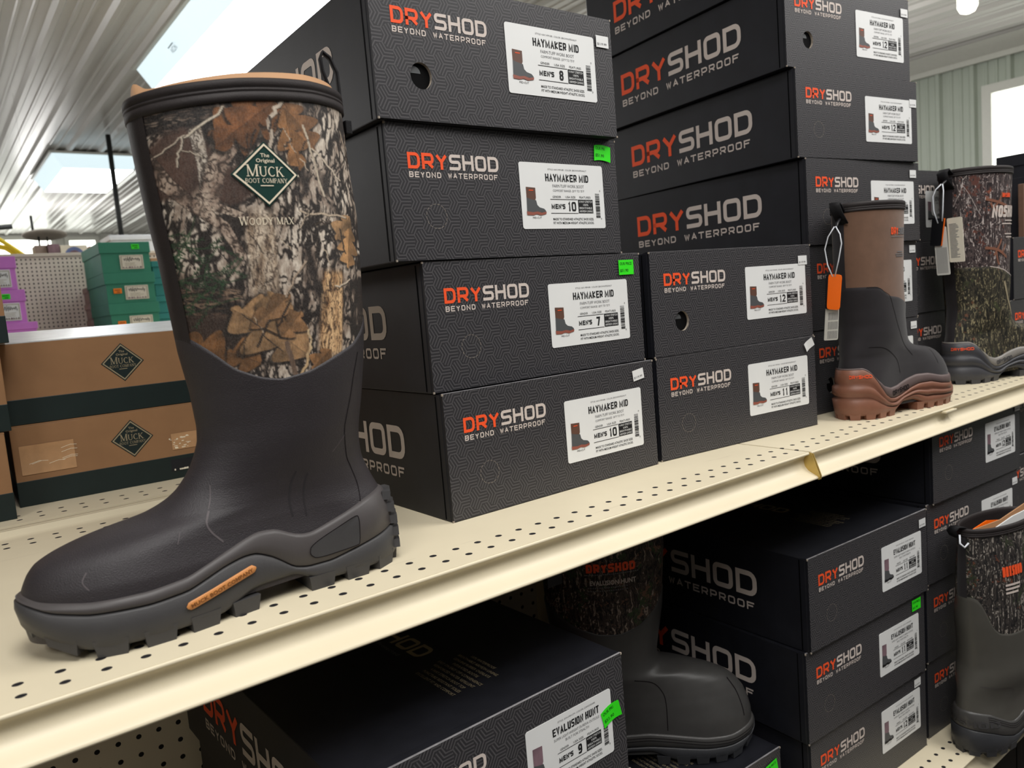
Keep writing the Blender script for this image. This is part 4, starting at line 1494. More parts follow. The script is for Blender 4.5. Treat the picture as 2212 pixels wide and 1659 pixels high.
# ------------------------------------------------------------------ black boot boxes on the upper shelf
GA = 'black boxes stacked beside the large camouflage boot'
shoe_box('black boot box, bottom of the nearest stack, size 10, tilted white price sticker', (.425, .1184, 0), .6, GA, size='10', sticker='white', spos=(.288, .115), srot=-8)
shoe_box('black boot box, size 7, second from bottom of the nearest stack, square green sticker', (.4215, .128, .1388), .4, GA, size='7', sticker='green', spos=(.287, .112))
shoe_box('black boot box, size 10, with curled green sticker, third up the nearest stack', (.391, .1253, .2778), .87, GA, size='10', sticker='green_curled', spos=(.2875, .1145), srot=4)
shoe_box('black boot box, size 8, topmost of the nearest stack, open round finger hole', (.383, .1194, .4168), -.47, GA, hole='open', size='8', lab=(.1635, .039), lab_rot=0, sticker='white', spos=(.2995, .104))
GB = 'pair of black boxes right of the nearest stack'
shoe_box('black boot box, size 11, sitting on the shelf under the open-holed size 12 box', (.762, .1254, 0), -5.3, GB, size='11', lab=(.1745, .036), sticker='white_curled', spos=(.304, .116), srot=-28)
shoe_box('black boot box, size 12, open finger hole, upper of the low two-box stack', (.761, .1256, .1388), -5.15, GB, hole='open', size='12', lab=(.180, .036), sticker='white', spos=(.296, .109))
GC = 'tall stack of black boxes behind the brown display boot'
for i, (x, y, yaw, lab, hole, st, sp) in enumerate((
        (1.150, .142, -3.6, 'black boot box, size 12, bottom of the tall stack, behind the brown boot sole', 'open', 'white', (.30, .118)),
        (1.150, .140, -3.4, 'black boot box, second from bottom of the tall stack, behind the brown boot shaft', 'punched', 'white', (.30, .118)),
        (1.150, .137, -4.2, 'black boot box, size 12, its label cut by the top rim of the brown boot', 'punched', 'white', (.295, .112)),
        (1.137, .141, -6.0, 'black boot box, size 12, third from top of the tall stack', 'punched', 'white', (.302, .094)),
        (1.1246, .1466, -6.2, 'black size 12 box, second from top of the tall stack, with open finger hole', 'open', 'white', (.301, .108)),
        (1.118, .150, -6.4, 'black boot box, topmost of the tall stack, cut off by the photo edge', 'punched', None, None))):
    shoe_box(lab, (x, y, i * .139), yaw, GC, hole=hole, size='12', lab=(.1755, .0305), sticker=st, spos=sp)
GD = 'black boxes behind the rust camouflage boot'
shoe_box('black boot box at the bottom, behind the lower part of the rust camouflage boot', (1.510, .168, 0), -5, GD, size='11')
shoe_box('black boot box in the middle, behind the hang tags of the rust camouflage boot', (1.502, .166, .139), -5, GD, size='12')
shoe_box('black boot box with tall narrow white label, topmost behind the rust camouflage boot', (1.498, .17, .278), -5, GD, size='11', kind='hunt', lab=(.106, .028))
GE = 'black boxes at the far right end of the upper shelf'
shoe_box('black boot box, lowest at the right photo edge, right of the rust camouflage boot', (1.93, .132, 0), -2, GE, size='9')
shoe_box('black boot box, second up at the right photo edge, above the lowest', (1.945, .13, .139), -2, GE, size='9')
shoe_box('black boot box with large side lettering, third up at the right photo edge', (2.06, .133, .278), -3, GE, size='10')
t = thing('flat_box', 'flat dark navy box lying on top of the right-edge stack under the window', 'box', (2.10, .112, .4168), math.radians(-3))
mb = MB()
mb.box(0, .28, 0, .108, 0, .05, M['black_card'], .0015)
mb.build('box_base', t)
mb = MB()
mb.box(-.002, .282, -.002, .11, .030, .0575, M['black_card'], .0015)
mb.build('box_lid', t)

# ------------------------------------------------------------------ boxes on the lower shelf
GF = 'boot boxes stacked under the upper shelf at left'
for k, lb in ((0, 'black boot box on the lower shelf, bottom of the stack carrying the size 9 box'), (1, 'black boot box directly underneath the size 9 box, in shadow')):
    b = shoe_box(lb, (.236, .012, LZ + k * .1432), 1.0, GF, size='9', kind='hunt')
    b.scale = (1, 1, 1.033)
shoe_box('large black boot box, size 9, with peeling green sticker, below the front shelf edge', (.228, .003, LZ + .2866), 1.5, GF, top=True, size='9', kind='hunt', lab=(.187, .036), sticker='green_curled', spos=(.2925, .068), srot=-14)
gbox = shoe_box('black boot box under the dark rubber boot, torn green sticker at its corner', (.583, .078, LZ), -2.0, 'boot boxes under the dark boot', top=True, size='11', kind='hunt', sticker='green', spos=(.292, .104), srot=-10)
gbox.scale = (1, .93, 1)
GH = 'stack of boot boxes below the brown display boot'
for i, (x, y, yaw, lab, sz, st, sp) in enumerate((
        (.945, .041, -2.2, 'black boot box, size 12, bottom of the lower stack, white sticker', '12', 'white', (.288, .117)),
        (.938, .038, -2.45, 'black boot box, size 11, middle of the lower stack, green sticker', '11', 'green', (.286, .114)),
        (.943, .032, -2.25, 'black boot box, size 11, top of the lower stack, dusty top visible', '11', 'white', (.30, .112)))):
    shoe_box(lab, (x, y, LZ + i * .139), yaw, GH, top=(i == 2), size=sz, kind='hunt', lab=(.188, .036 + .006 * (i == 0)), sticker=st, spos=sp)
GI = 'stack of boot boxes behind the grey rubber boot'
for i, (x, y, yaw, lab, sz) in enumerate((
        (1.29, .034, -3.0, 'black boot box, bottom of the right lower stack, beside the grey boot foot', '12'),
        (1.285, .030, -3.0, 'black boot box, second up in the right lower stack, left of the grey boot shaft', '12'),
        (1.284, .026, -3.2, 'black boot box, third up, its label just above the grey boot opening', '12'),
        (1.292, .018, -2.2, 'black boot box, size 12, top of the right lower stack, touching the shelf above', '12'))):
    shoe_box(lab, (x, y, LZ + i * .139), yaw, GI, size=sz, kind='hunt', lab=(.186, .036), sticker='white' if i > 1 else None, spos=(.303, .112))
GK = 'boot boxes at the right edge of the lower shelf'
for i, lb in enumerate(('black boot box, lowest at the right edge of the lower shelf, behind the grey boot', 'black boot box, second up at the right edge of the lower shelf', 'black boot box, third up at the right edge of the lower shelf', 'black boot box, topmost at the right edge of the lower shelf')):
    shoe_box(lb, (1.655, .04 + .004 * i, LZ + i * .139), -2, GK, size='11', kind='hunt')
GL2 = 'boot boxes on the base deck'
for i, lb in enumerate(('black boot box on the base deck at the bottom right corner, lower one', 'black boot box on the base deck at the bottom right corner, middle one', 'black boot box seen below the lower shelf edge at the bottom right corner')):
    shoe_box(lb, (1.55, -.02, -1.03 + i * .139), -2, GL2, size='10', kind='hunt')

# ------------------------------------------------------------------ kraft boxes behind the big boot
KW, KH, KD = .30, .1135, .36
def muck_patch(pl, cx, cy, hw, hh, ground, ink, lift=.0003, border=True):
    pl.poly([(cx, cy + hh), (cx - hw, cy), (cx, cy - hh), (cx + hw, cy)], ground, lift)
    if border:
        k = .90
        v, f = stroke_polys([(cx, cy + hh * k), (cx - hw * k, cy), (cx, cy - hh * k), (cx + hw * k, cy)], hh * .055, True)
        pl.put(v, f, ink, lift * 1.6)
    def sh(lst, x, y):
        for v, f, i in lst:
            pl.put([(x + a, y + b) for a, b in v], f, ink, lift * 1.6)
    sh(serif_text('MUCK', hw * 1.10, hh * .30, 1.2), cx - hw * .56, cy - hh * .07)
    sh(serif_text('BOOT COMPANY', hw * 1.24, hh * .14), cx - hw * .62, cy - hh * .27)
    for s, y, w in (('The', .52, .26), ('Original', .36, .54)):
        v, f = fit_text(s, cx, cy + hh * y, hw * w, hh * .12, .01, 'C')
        pl.put(v, f, ink, lift * 1.6)
    pl.rect(cx - hw * .2, cy - hh * .37, cx + hw * .18, cy - hh * .34, ink, lift * 1.6)
def kraft_box(label, x, y, z, yaw, worn=False, lifted=False, patch=.1515):
    t = thing('kraft_boot_box', label, 'box', (x, y, z), math.radians(yaw), 'kraft boot boxes behind the big boot')
    mb = MB()
    mb.box(0, KW, 0, KD, 0, KH - .001, M['kraft'], .0012)
    mb.box(-.0004, KW + .0004, -.0004, KD, .0002, .0355, M['dkgreen'], .0008)
    pl = Plane2D(mb, (0, 0, 0), (1, 0, 0), (0, 0, 1), (0, -1, 0))
    muck_patch(pl, patch, .0725, .029, .028, M['dkgreen'], M['sage_print'], .0006)
    if worn:
        for (a, b, c2, d) in ((.008, .044, .075, .085), (.205, .045, .245, .07), (.20, .012, .25, .03)):
            pl.rect(a, b, c2, d, M['tape'] if b > .03 else M['black_card'], .0008)
        rnd = random.Random(3)
        for k in range(26):
            a = .20 + rnd.random() * .03
            b = .046 + rnd.random() * .018
            pl.rect(a, b, a + .001 + rnd.random() * .004, b + .0004 + rnd.random() * .0015, M['cream_print'], .001)
        for k in range(30):
            a = .203 + rnd.random() * .045
            pl.rect(a, .013, a + .002, .0145 + rnd.random() * .002, M['oldpaper'], .001)
        for k in range(7):
            a, b = .01 + rnd.random() * .06, .05 + rnd.random() * .03
            v, f = stroke_polys([(a, b), (a + .012, b + .003), (a + .02, b + .002)], .0006)
            pl.put(v, f, M['cream_print'], .001)
    mb.build('carton', t)
    mb = MB()
    r = .016 if lifted else .0
    vs = [(0, .0, KH - .001), (KW, .0, KH - .001), (KW, KD * .62, KH - .001 + r), (0, KD * .62, KH - .001 + r), (0, KD, KH - .001), (KW, KD, KH - .001)]
    vs += [(p[0], p[1], p[2] + .0016) for p in vs]
    mb.add(vs, [(0, 3, 2, 1), (3, 4, 5, 2), (6, 7, 8, 9), (9, 8, 11, 10), (0, 1, 7, 6), (4, 10, 11, 5), (1, 2, 8, 7), (2, 5, 11, 8), (0, 6, 9, 3), (3, 9, 10, 4)], M['kraft'] if not lifted else M['glaze'])
    mb.build('lid', t)
    return t
kraft_box('kraft and dark green boot box, lower of two, taped and scuffed', .082, .6943, 0, -1.5, worn=True)
kraft_box('kraft and dark green boot box, upper of two, pale raised lid', .083, .6943, .1145, -1.2, lifted=True)
kraft_box('kraft and dark green boot box at the left photo edge, bottom of three', -.228, .62, 0, .5, patch=.248)
kraft_box('kraft and dark green boot box at the left photo edge, middle of three', -.219, .63, .1145, .5)
kraft_box('kraft and dark green boot box at the left photo edge, topmost of three', -.207, .632, .229, .3)

# ------------------------------------------------------------------ the big camouflage boot
def T(tbl):
    t = sorted(tbl)
    a, b = np.array([p for p, q in t]), np.array([q for p, q in t])
    return lambda x: np.interp(x, a, b)
def TS(tbl, it=5):
    t = smooth_tbl(tbl, 160, it)
    a, b = np.array([p for p, q in t]), np.array([q for p, q in t])
    return lambda x: np.interp(x, a, b)

mform = BootForm(
    front=[(.45, .188), (.40, .1865), (.362, .184), (.317, .180), (.284, .176), (.236, .172), (.21, .170), (.177, .165), (.148, .163), (.136, .164), (.125, .168), (.115, .173), (.108, .178), (.100, .185), (.094, .193), (.0895, .202), (.085, .214), (.082, .228), (.080, .241), (.0775, .255), (.075, .266), (.071, .279), (.066, .289), (.060, .294), (.055, .2965), (.049, .299), (.044, .300), (.034, .301), (.024, .300), (.0, .296)],
    rear=[(.45, .0135), (.416, .013), (.352, .0105), (.317, .0075), (.274, .0085), (.231, .0105), (.19, .0155), (.154, .0215), (.133, .026), (.118, .0275), (.101, .026), (.088, .021), (.078, .0165), (.064, .0095), (.05, .0065), (.034, .004), (.0, .004)],
    width=[(.0, .043), (.10, .043), (.13, .044), (.18, .050), (.25, .056), (.32, .060), (.42, .063)],
    foot=[(.0, .034), (.03, .0365), (.07, .0365), (.11, .036), (.15, .040), (.19, .047), (.22, .050), (.25, .049), (.28, .044), (.31, .040)])
muck = thing('rubber_boot', 'large woodland camouflage rubber boot with brown-black foot, standing at front left', 'boot', (.335, .0875, 0), PI)
mcut = TS([(.30, .234), (.188, .234), (.182, .231), (.169, .224), (.154, .209), (.141, .195), (.123, .186), (.108, .183), (.084, .187), (.061, .196), (.038, .205), (.024, .216), (.010, .232), (.0, .233)], 3)
mtop = T([(.19, .404), (.12, .412), (.06, .417), (.0, .419)])
grid_part('rubber_foot', mform, T([(0, .014), (.31, .014)]), mcut, 110, 150, .0012, M['rubber'], muck, tuck=.0016)
def muck_shaft():
    M['woodland'] = None
    t = NT('woodland_print')
    at = t.n('ShaderNodeVertexColor', layer_name='print')
    fine = t.noise(t.coord(), 900, 2)
    col = t.mix(t.math('MULTIPLY', t.math('SUBTRACT', fine, .35), .25), at.outputs[0], (0.5, .46, .42))
    grit = t.noise(t.mapping(t.coord(), (700, 700, 260)), 1.0, 3, .7)
    col = t.mix(.55, col, t.ramp(grit, [(.36, (.45, .43, .42)), (.55, (1, 1, 1)), (.7, (1, 1, 1))]), 'MULTIPLY')
    M['woodland'] = t.set(col, .55, .35)
    t.bump(fine, .15, .0003)
    o = grid_part('camouflage_shaft', mform, lambda x: mcut(x) - .006, lambda x: mtop(x) - .010, 340, 560, 0.0, M['woodland'], muck)
    me = o.data
    co = np.zeros(len(me.vertices) * 3)
    me.vertices.foreach_get('co', co)
    co = co.reshape(-1, 3)
    x, z = .335 - co[:, 0], co[:, 2]
    w = 1.18974 * x - .212346 * z + 1
    cx = (8636.607 * x - 1075.21 * z - 706.612) / w
    cy = (893.49 * x - 8144.34 * z + 3236.58) / w
    cv = woodland_canvas()
    h, wd_ = cv.shape[:2]
    ix = np.clip((cx / 2), 0, wd_ - 1.001)
    iy = np.clip(((cy - 110) / 2), 0, h - 1.001)
    i, j = ix.astype(int), iy.astype(int)
    fx, fy = (ix - i)[:, None], (iy - j)[:, None]
    c = (cv[j, i] * (1 - fx) + cv[j, i + 1] * fx) * (1 - fy) + (cv[j + 1, i] * (1 - fx) + cv[j + 1, i + 1] * fx) * fy
    lin = np.where(c <= .04045, c / 12.92, ((c + .055) / 1.055) ** 2.4)
    at = me.color_attributes.new('print', 'FLOAT_COLOR', 'POINT')
    at.data.foreach_set('color', np.concatenate([lin, np.ones((len(lin), 1))], 1).astype(np.float32).ravel())
    return o
muck_shaft()
grid_part('front_binding', mform, lambda x: mcut(x) - .004, lambda x: mtop(x) - .009, 60, 26, .0012, M['collar'], muck, PI - .36, PI + .36)
grid_part('rear_binding', mform, lambda x: mcut(x) - .004, lambda x: mtop(x) - .009, 60, 16, .001, M['collar'], muck, -.17, .17)
collar_part(mform, mtop, muck, M['collar'], .0165)
lining_part(mform, mtop, .16, muck, M['tan_lining'])
mW = TS([(.31, .052), (.300, .049), (.291, .045), (.262, .041), (.225, .0405), (.198, .0425), (.169, .052), (.150, .058), (.138, .061), (.123, .0595), (.108, .0515), (.100, .0495), (.092, .0495), (.066, .057), (.038, .066), (.02, .069), (0, .070)], 3)
mV = TS([(.31, .048), (.302, .046), (.293, .041), (.285, .037), (.263, .0325), (.226, .031), (.199, .0325), (.17, .042), (.155, .045), (.143, .045), (.129, .038), (.112, .0245), (.1, .0215), (.078, .0215), (.042, .029), (.02, .033), (0, .036)], 3)
mid, out = sole_parts(mform, mW, mV, M['midsole'], M['outsole'], muck, arch=(.105, .15), lug_step=.033, lug_len=.0235)
# tread blocks wrapping up the back of the heel
mb = MB()
for k in range(5):
    z0 = .012 + k * .0115
    for sgn in (-1, 0, 1):
        p = mform.P(min(.07, z0), PI * 0 + sgn * .30, .0052)
        a = math.atan2(p[1], p[0] - .05)
        cxp, cyp = p[0], p[1]
        q = .006
        tx, ty = -math.sin(a), math.cos(a)
        nx, ny = math.cos(a), math.sin(a)
        vs = []
        for dz, kk in ((0, 1.0), (.0075, .8)):
            for s1_, d in ((-1, -.004), (1, -.004), (1, .0035), (-1, .0035)):
                vs.append((cxp + tx * s1_ * q * kk + nx * d, cyp + ty * s1_ * q * kk + ny * d, z0 + dz))
        mb.add(vs, [(3, 2, 1, 0), (4, 5, 6, 7), (0, 1, 5, 4), (1, 2, 6, 5), (2, 3, 7, 6), (3, 0, 4, 7)], M['outsole'])
o = mb.build('heel_tread', muck)
# heel panel, plate, seam line: flat trims on the near side
def side_poly(mb, form, pts, sd, m, off):
    mb.add([form.side(x, z, sd, off) for x, z in pts], [tuple(range(len(pts)))], m)
def densify(pts, step=.003, closed=False):
    out = []
    n = len(pts)
    for i in range(n if closed else n - 1):
        a, b = pts[i], pts[(i + 1) % n]
        k = max(1, int(math.hypot(b[0] - a[0], b[1] - a[1]) / step))
        out += [(a[0] + (b[0] - a[0]) * j / k, a[1] + (b[1] - a[1]) * j / k) for j in range(k)]
    if not closed:
        out.append(pts[-1])
    return out
def curve_pts(pts, n=6):
    P = [pts[0]] + list(pts) + [pts[-1]]
    out = []
    for i in range(1, len(P) - 2):
        for k in range(n):
            t = k / n
            out.append(tuple(.5 * (2 * P[i][d] + (P[i + 1][d] - P[i - 1][d]) * t + (2 * P[i - 1][d] - 5 * P[i][d] + 4 * P[i + 1][d] - P[i + 2][d]) * t * t + (3 * P[i][d] - P[i - 1][d] - 3 * P[i + 1][d] + P[i + 2][d]) * t ** 3) for d in (0, 1)))
    return out + [pts[-1]]
def side_line(mb, form, pts, sd, m, off, w, closed=False):
    if not closed and len(pts) < 20:
        pts = curve_pts(pts)
    v, f = stroke_polys(densify(pts, .003, closed), w, closed)
    mb.add([form.side(a, b, sd, off) for a, b in v], f, m, True)
for sd in (1, -1):
    mb = MB()
    hp = [(.098, .032), (.096, .040), (.055, .0545), (.050, .0545), (.052, .030), (.056, .029), (.092, .027)]
    for _ in range(3):
        hp = [q for i in range(len(hp)) for q in (tuple(.8 * hp[i][d] + .2 * hp[(i + 1) % len(hp)][d] for d in (0, 1)), tuple(.2 * hp[i][d] + .8 * hp[(i + 1) % len(hp)][d] for d in (0, 1)))]
    side_line(mb, mform, hp, sd, M['shelf_dark'], .0051, .0007, True)
    # filled recess
    ctr = (.073, .040)
    hd = densify(hp, .004, True)
    vs = [mform.side(ctr[0], ctr[1], sd, .0050)] + [mform.side(a, b, sd, .0050) for a, b in hd]
    mb.add(vs, [(0, i + 1, (i + 1) % len(hd) + 1) for i in range(len(hd))], M['outsole'], True)
    mb.build('heel_panel', mid)
def stadium(x0, z0, x1, z1, hw, n=6):
    a = math.atan2(z1 - z0, x1 - x0)
    pts = []
    for k in range(n + 1):
        t = a - PI / 2 + PI * k / n
        pts.append((x1 + hw * math.cos(t), z1 + hw * math.sin(t)))
    for k in range(n + 1):
        t = a + PI / 2 + PI * k / n
        pts.append((x0 + hw * math.cos(t), z0 + hw * math.sin(t)))
    return pts
for sd in (1, -1):
    mb = MB()
    x0, z0, x1, z1 = .2025, .0215, .146, .0355
    rows = []
    n = 26
    d = Vector((x1 - x0, z1 - z0)).normalized()
    nr = Vector((-d.y, d.x))
    vs = []
    for i in range(n + 1):
        t = i / n
        e = min(t, 1 - t) * 56 / 3.4
        hw = .0034 * math.sqrt(max(.05, 1 - max(0, 1 - e) ** 2))
        c_ = (x0 + (x1 - x0) * t, z0 + (z1 - z0) * t)
        for q, off in ((-1, .0056), (-.8, .0068), (.8, .0068), (1, .0056)):
            vs.append(mform.side(c_[0] + nr.x * hw * q, c_[1] + nr.y * hw * q, sd, off))
    fs = [(4 * i + k, 4 * i + k + 1, 4 * i + 5 + k, 4 * i + 4 + k) for i in range(n) for k in range(3)]
    mb.add(vs, fs, M['plate'], True)
    if sd > 0:
        v, f = fit_text('MUCK BOOT COMPANY', 0, -.0016, .052, .0032, .02)
        mb.add([mform.side(x0 + d.x * (a + .003) - nr.x * b * -1 * -1, z0 + d.y * (a + .003) - nr.y * b, sd, .0071) for a, b in v], f, M['plate_dark'])
    o = mb.build('name_plate', out)
    o['label'] = 'copper coloured name plate'
mb = MB()
L_ = lambda p: [(.335 - a, b) for a, b in p]
for sd in (1, -1):
    side_line(mb, mform, L_([(.3019, .1966), (.2950, .178), (.2904, .1615), (.2840, .142), (.2816, .1304), (.2834, .1076), (.2874, .0965), (.2926, .0792), (.2912, .062)]), sd, M['shelf_dark'], .0015, .0007)
mb.build('seam_line', muck)
mb = MB()
LL = lambda p: [(.335 - a, b) for a, b in p]
for pts, w, m in (([(.2345, .104), (.230, .094), (.2275, .080), (.2285, .066)], .0016, 'seam'), ([(.2445, .100), (.2415, .090), (.2400, .078), (.2405, .064)], .0013, 'seam')):
    side_line(mb, mform, LL(pts), 1, M['neoprene'], .0014, w)
mb.build('ankle_groove', muck)
for pts, w in (([(.163, .086), (.1585, .078), (.1605, .071), (.165, .065), (.1685, .061)], .0014), ([(.1690, .104), (.1665, .094), (.163, .087)], .0007), ([(.074, .062), (.0705, .056), (.0735, .050)], .0009), ([(.283, .128), (.276, .121), (.268, .114)], .0007), ([(.138, .076), (.1345, .068)], .0006)):
    mb = MB()
    side_line(mb, mform, LL(pts), 1, M['scuff'], .0014, w)
    mb.build('scuff_mark', muck)
# printed patch and model name
mb = MB()
class MuckSide:
    def poly(s, pts, m, lift):
        # subdivide so the patch follows the curved shaft
        (ax, ay), (bx, by), (cx, cy), (dx, dy) = pts
        n = 10
        vs = []
        for j in range(n + 1):
            for i in range(n + 1):
                u, v = i / n, j / n
                p = [(1 - u) * (1 - v) * a + u * (1 - v) * b + u * v * c2 + (1 - u) * v * d for a, b, c2, d in ((ax, bx, cx, dx), (ay, by, cy, dy))]
                vs.append(p)
        s.put(vs, [(j * (n + 1) + i, j * (n + 1) + i + 1, (j + 1) * (n + 1) + i + 1, (j + 1) * (n + 1) + i) for j in range(n) for i in range(n)], m, lift)
    def put(s, v, f, m, lift):
        mb.add([mform.side(.335 - a, b, 1, lift) for a, b in v], f, m, True)
    def rect(s, x0, y0, x1, y1, m, lift):
        s.put([(x0, y0), (x1, y0), (x1, y1), (x0, y1)], [(0, 1, 2, 3)], m, lift)
ms = MuckSide()
class Fine(MuckSide):
    pass
def ms_put_fine(v, f, m, lift):
    # split long border strokes so they hug the surface
    vv, ff = [], []
    for face in f:
        if len(face) == 4:
            a, b, c2, d = [v[i] for i in face]
            n = max(1, int(math.hypot(d[0] - a[0], d[1] - a[1]) / .003))
            for k in range(n):
                t0, t1 = k / n, (k + 1) / n
                b0 = len(vv)
                for (p, q, t) in ((a, d, t0), (b, c2, t0), (b, c2, t1), (a, d, t1)):
                    vv.append((p[0] + (q[0] - p[0]) * t, p[1] + (q[1] - p[1]) * t))
                ff.append((b0, b0 + 1, b0 + 2, b0 + 3))
        else:
            b0 = len(vv)
            vv += [v[i] for i in face]
            ff.append(tuple(range(b0, b0 + len(face))))
    mb.add([mform.side(.335 - a, b, 1, lift) for a, b in vv], ff, m, True)
ms.put_raw = ms.put
ms.put = ms_put_fine
muck_patch(ms, .2288, .3420, .0258, .0245, M['logo_green'], M['cream_print'], .0009)
for v, f, i in serif_text('WOODY MAX', .0415, .0052, 1.2):
    ms.put([(.2060 + a, .3040 + b) for a, b in v], f, M['cream_print'], .0009)
for v, f in (fit_text('R', .2535, .3405, .0014, .0018, .02),):
    ms.put_raw(v, f, M['cream_print'], .0016)
o = mb.build('printed_patch', muck)
o['label'] = 'dark green diamond patch with cream lettering'
# webbing pull loop at the back of the collar
mb = MB()
lp = [(.3235, .112), (.3262, .112), (.3266, .12), (.3262, .118), (.3205, .108), (.3140, .096), (.3115, .089), (.3125, .080), (.3160, .076), (.3200, .075), (.3228, .075)]
zz = [.398, .412, .428, .4444, .457, .4615, .4555, .445, .434, .420, .408]
pts = [(.335 - a - .001, .0, z) for (a, b), z in zip(lp, zz)]
mb.ribbon(pts, (.001, .0065, 0), .0019, M['webbing'])
mb.box(.004, .010, -.012, .012, .389, .401, M['webbing'], .001)
o = mb.build('pull_loop', muck)
o['label'] = 'black webbing pull loop'
# kraft board rolled inside the shaft
mb = MB()
N = 90
vs = []
for k in range(4):
    for i in range(N + 1):
        ph = .25 + (2 * PI - .5) * i / N
        x, y = mform.raw(.41, ph)
        top = float(mtop(x)) + .0045 + .009 * math.exp(-((ph - 3.02) / .20) ** 2) + .002 * math.sin(ph * 1.5)
        z = top if k in (0, 3) else top - .14
        p = mform.P(z, ph, -.0052 - (.0008 if k > 1 else 0))
        vs.append(p)
n1 = N + 1
fs = []
for k in range(3):
    for i in range(N):
        fs.append((k * n1 + i, k * n1 + i + 1, (k + 1) * n1 + i + 1, (k + 1) * n1 + i))
fs += [(3 * n1 + i, 3 * n1 + i + 1, i + 1, i) for i in range(N)]
mb.add(vs, fs, M['kraft_light'], True)
tag(mb.build('cardboard_insert', None, (.335, .0875, 0), PI), 'tan cardboard insert rolled inside the large camouflage boot, its edge above the collar', 'insert')

# ------------------------------------------------------------------ the other display boots
FOOT = [(.0, .035), (.03, .039), (.07, .039), (.11, .038), (.15, .042), (.19, .049), (.22, .052), (.25, .052), (.28, .048), (.31, .044)]
def work_form(h, b_top=.058, belly=0.0, lift=0.0, fx=.186, bm=.050):
    fm = min(.172, fx)
    return BootForm(
        front=[(h + .05, fx), (h, fx), (h * .8, fx * .985), (h * .6, .5 * (fx + fm) - .004), (.175, min(.166, fm)), (.155, .163), (.135, .167), (.125, .171), (.115, .177), (.108, .187), (.103, .2), (.100, .215), (.098, .232), (.095, .25), (.089, .266), (.081, .278), (.072, .287), (.060, .294), (.05, .297), (.035, .299), (.0, .298)],
        rear=[(h + .05, .012), (h, .012), (h * .75, .010), (h * .6, .011), (.17, .018), (.145, .021), (.125, .018), (.105, .012), (.08, .007), (.06, .005), (.03, .004), (.0, .004)],
        width=[(.0, .045), (.12, .045), (.16, .046), (.22, bm + belly), (h, b_top), (h + .1, b_top)], foot=FOOT,
        dome=((.0, .97), (.03, 1), (.055, .98), (.075, .92), (.09, .82), (.1, .72), (.115, .64), (.14, .6)))
wW = TS([(.31, .054), (.295, .050), (.26, .047), (.22, .050), (.185, .057), (.155, .058), (.13, .054), (.1, .046), (.08, .044), (.06, .049), (.045, .060), (.03, .076), (.022, .080), (0, .080)], 2)
wV = TS([(.31, .042), (.295, .036), (.26, .033), (.22, .037), (.19, .043), (.16, .043), (.135, .038), (.11, .030), (.09, .027), (.075, .0285), (.06, .036), (.045, .052), (.032, .073), (.022, .0795), (0, .0795)], 2)

def tall_boot(name, label, loc, yaw, h, form, parts, mid, outm, sc=1.0, heel_ribs=True, wave=(wW, wV), collar=True, lining=None):
    b = thing(name, label, 'boot', loc, math.radians(yaw))
    b.scale = (sc, sc, 1)
    for nm, lo, hi, off, m, a0, a1 in parts:
        closed = a0 is None
        grid_part(nm, form, lo, hi, 80, 96 if closed else 40, off, m, b, 0 if closed else a0, 2 * PI if closed else a1, tuck=.0012 if off > 0 else 0)
    o_ = sole_parts(form, wave[0], wave[1], mid, outm, b, arch=(.105, .15), lug_step=.027, lug_len=.019, heel_ribs=heel_ribs)
    top = T([(.0, h), (.3, h)])
    if collar:
        collar_part(form, top, b, M['collar'])
    lining_part(form, top, .12, b, lining or M['tan_lining'])
    return b, o_
flat = lambda z: T([(.0, z), (.31, z)])

# brown and black boot with tags
H1_ = .335
f1 = work_form(H1_, .050, fx=.168, bm=.046)
cut1 = TS([(.3, .160), (.19, .160), (.165, .166), (.13, .178), (.10, .186), (.075, .189), (.06, .198), (.05, .205), (.0, .207)], 3)
brown, br_sole = tall_boot('work_boot', 'brown and black rubber boot with gum-brown sole on the upper shelf', (1.137, .080, 0), -4.5, H1_, f1,
    [('black_foot', flat(.014), cut1, .0012, M['neoprene'], None, None), ('brown_shaft', lambda x: cut1(x) - .006, flat(H1_ - .010), 0.0, M['brown_neo'], None, None), ('rear_strip', lambda x: cut1(x) - .004, flat(H1_ - .009), .0009, M['neoprene'], -.10, .5)],
    M['grey_wave'], M['brown_sole'], .89)
mb = MB()
sd = SideDecal(mb, f1, .080, .283, -1, 1)
for v, f, i in square_text('DRYSHOD', .052, .011, .22, .13):
    sd.put(v, f, M['orange'] if i < 3 else M['greyink'])
sd.rect(.0, -.004, .052, -.0032, M['greyink'])
sd2 = SideDecal(mb, f1, .094, .252, -1, 1)
for q, w in ((.0035, .022), (0, .034), (-.003, .030)):
    sd2.rect(-w / 2 + .016, q, w / 2 + .016, q + .0014, M['greyink'])
mb.build('printed_name', brown)
mb = MB()
for off in (0.0,):
    for pts in ([(.03, .205), (.05, .203), (.062, .196), (.075, .188), (.085, .165), (.10, .135), (.125, .11), (.15, .09)], ):
        side_line(mb, f1, pts, -1, M['shelf_dark'], .0016, .0009)
    side_line(mb, f1, [(.035, .112), (.06, .110), (.085, .10), (.105, .085), (.112, .065)], -1, M['shelf_dark'], .0016, .0009)
    side_line(mb, f1, [(.205, .105), (.215, .09), (.22, .07)], -1, M['shelf_dark'], .0016, .0008)
mb.build('seam_line', brown)
mb = MB()
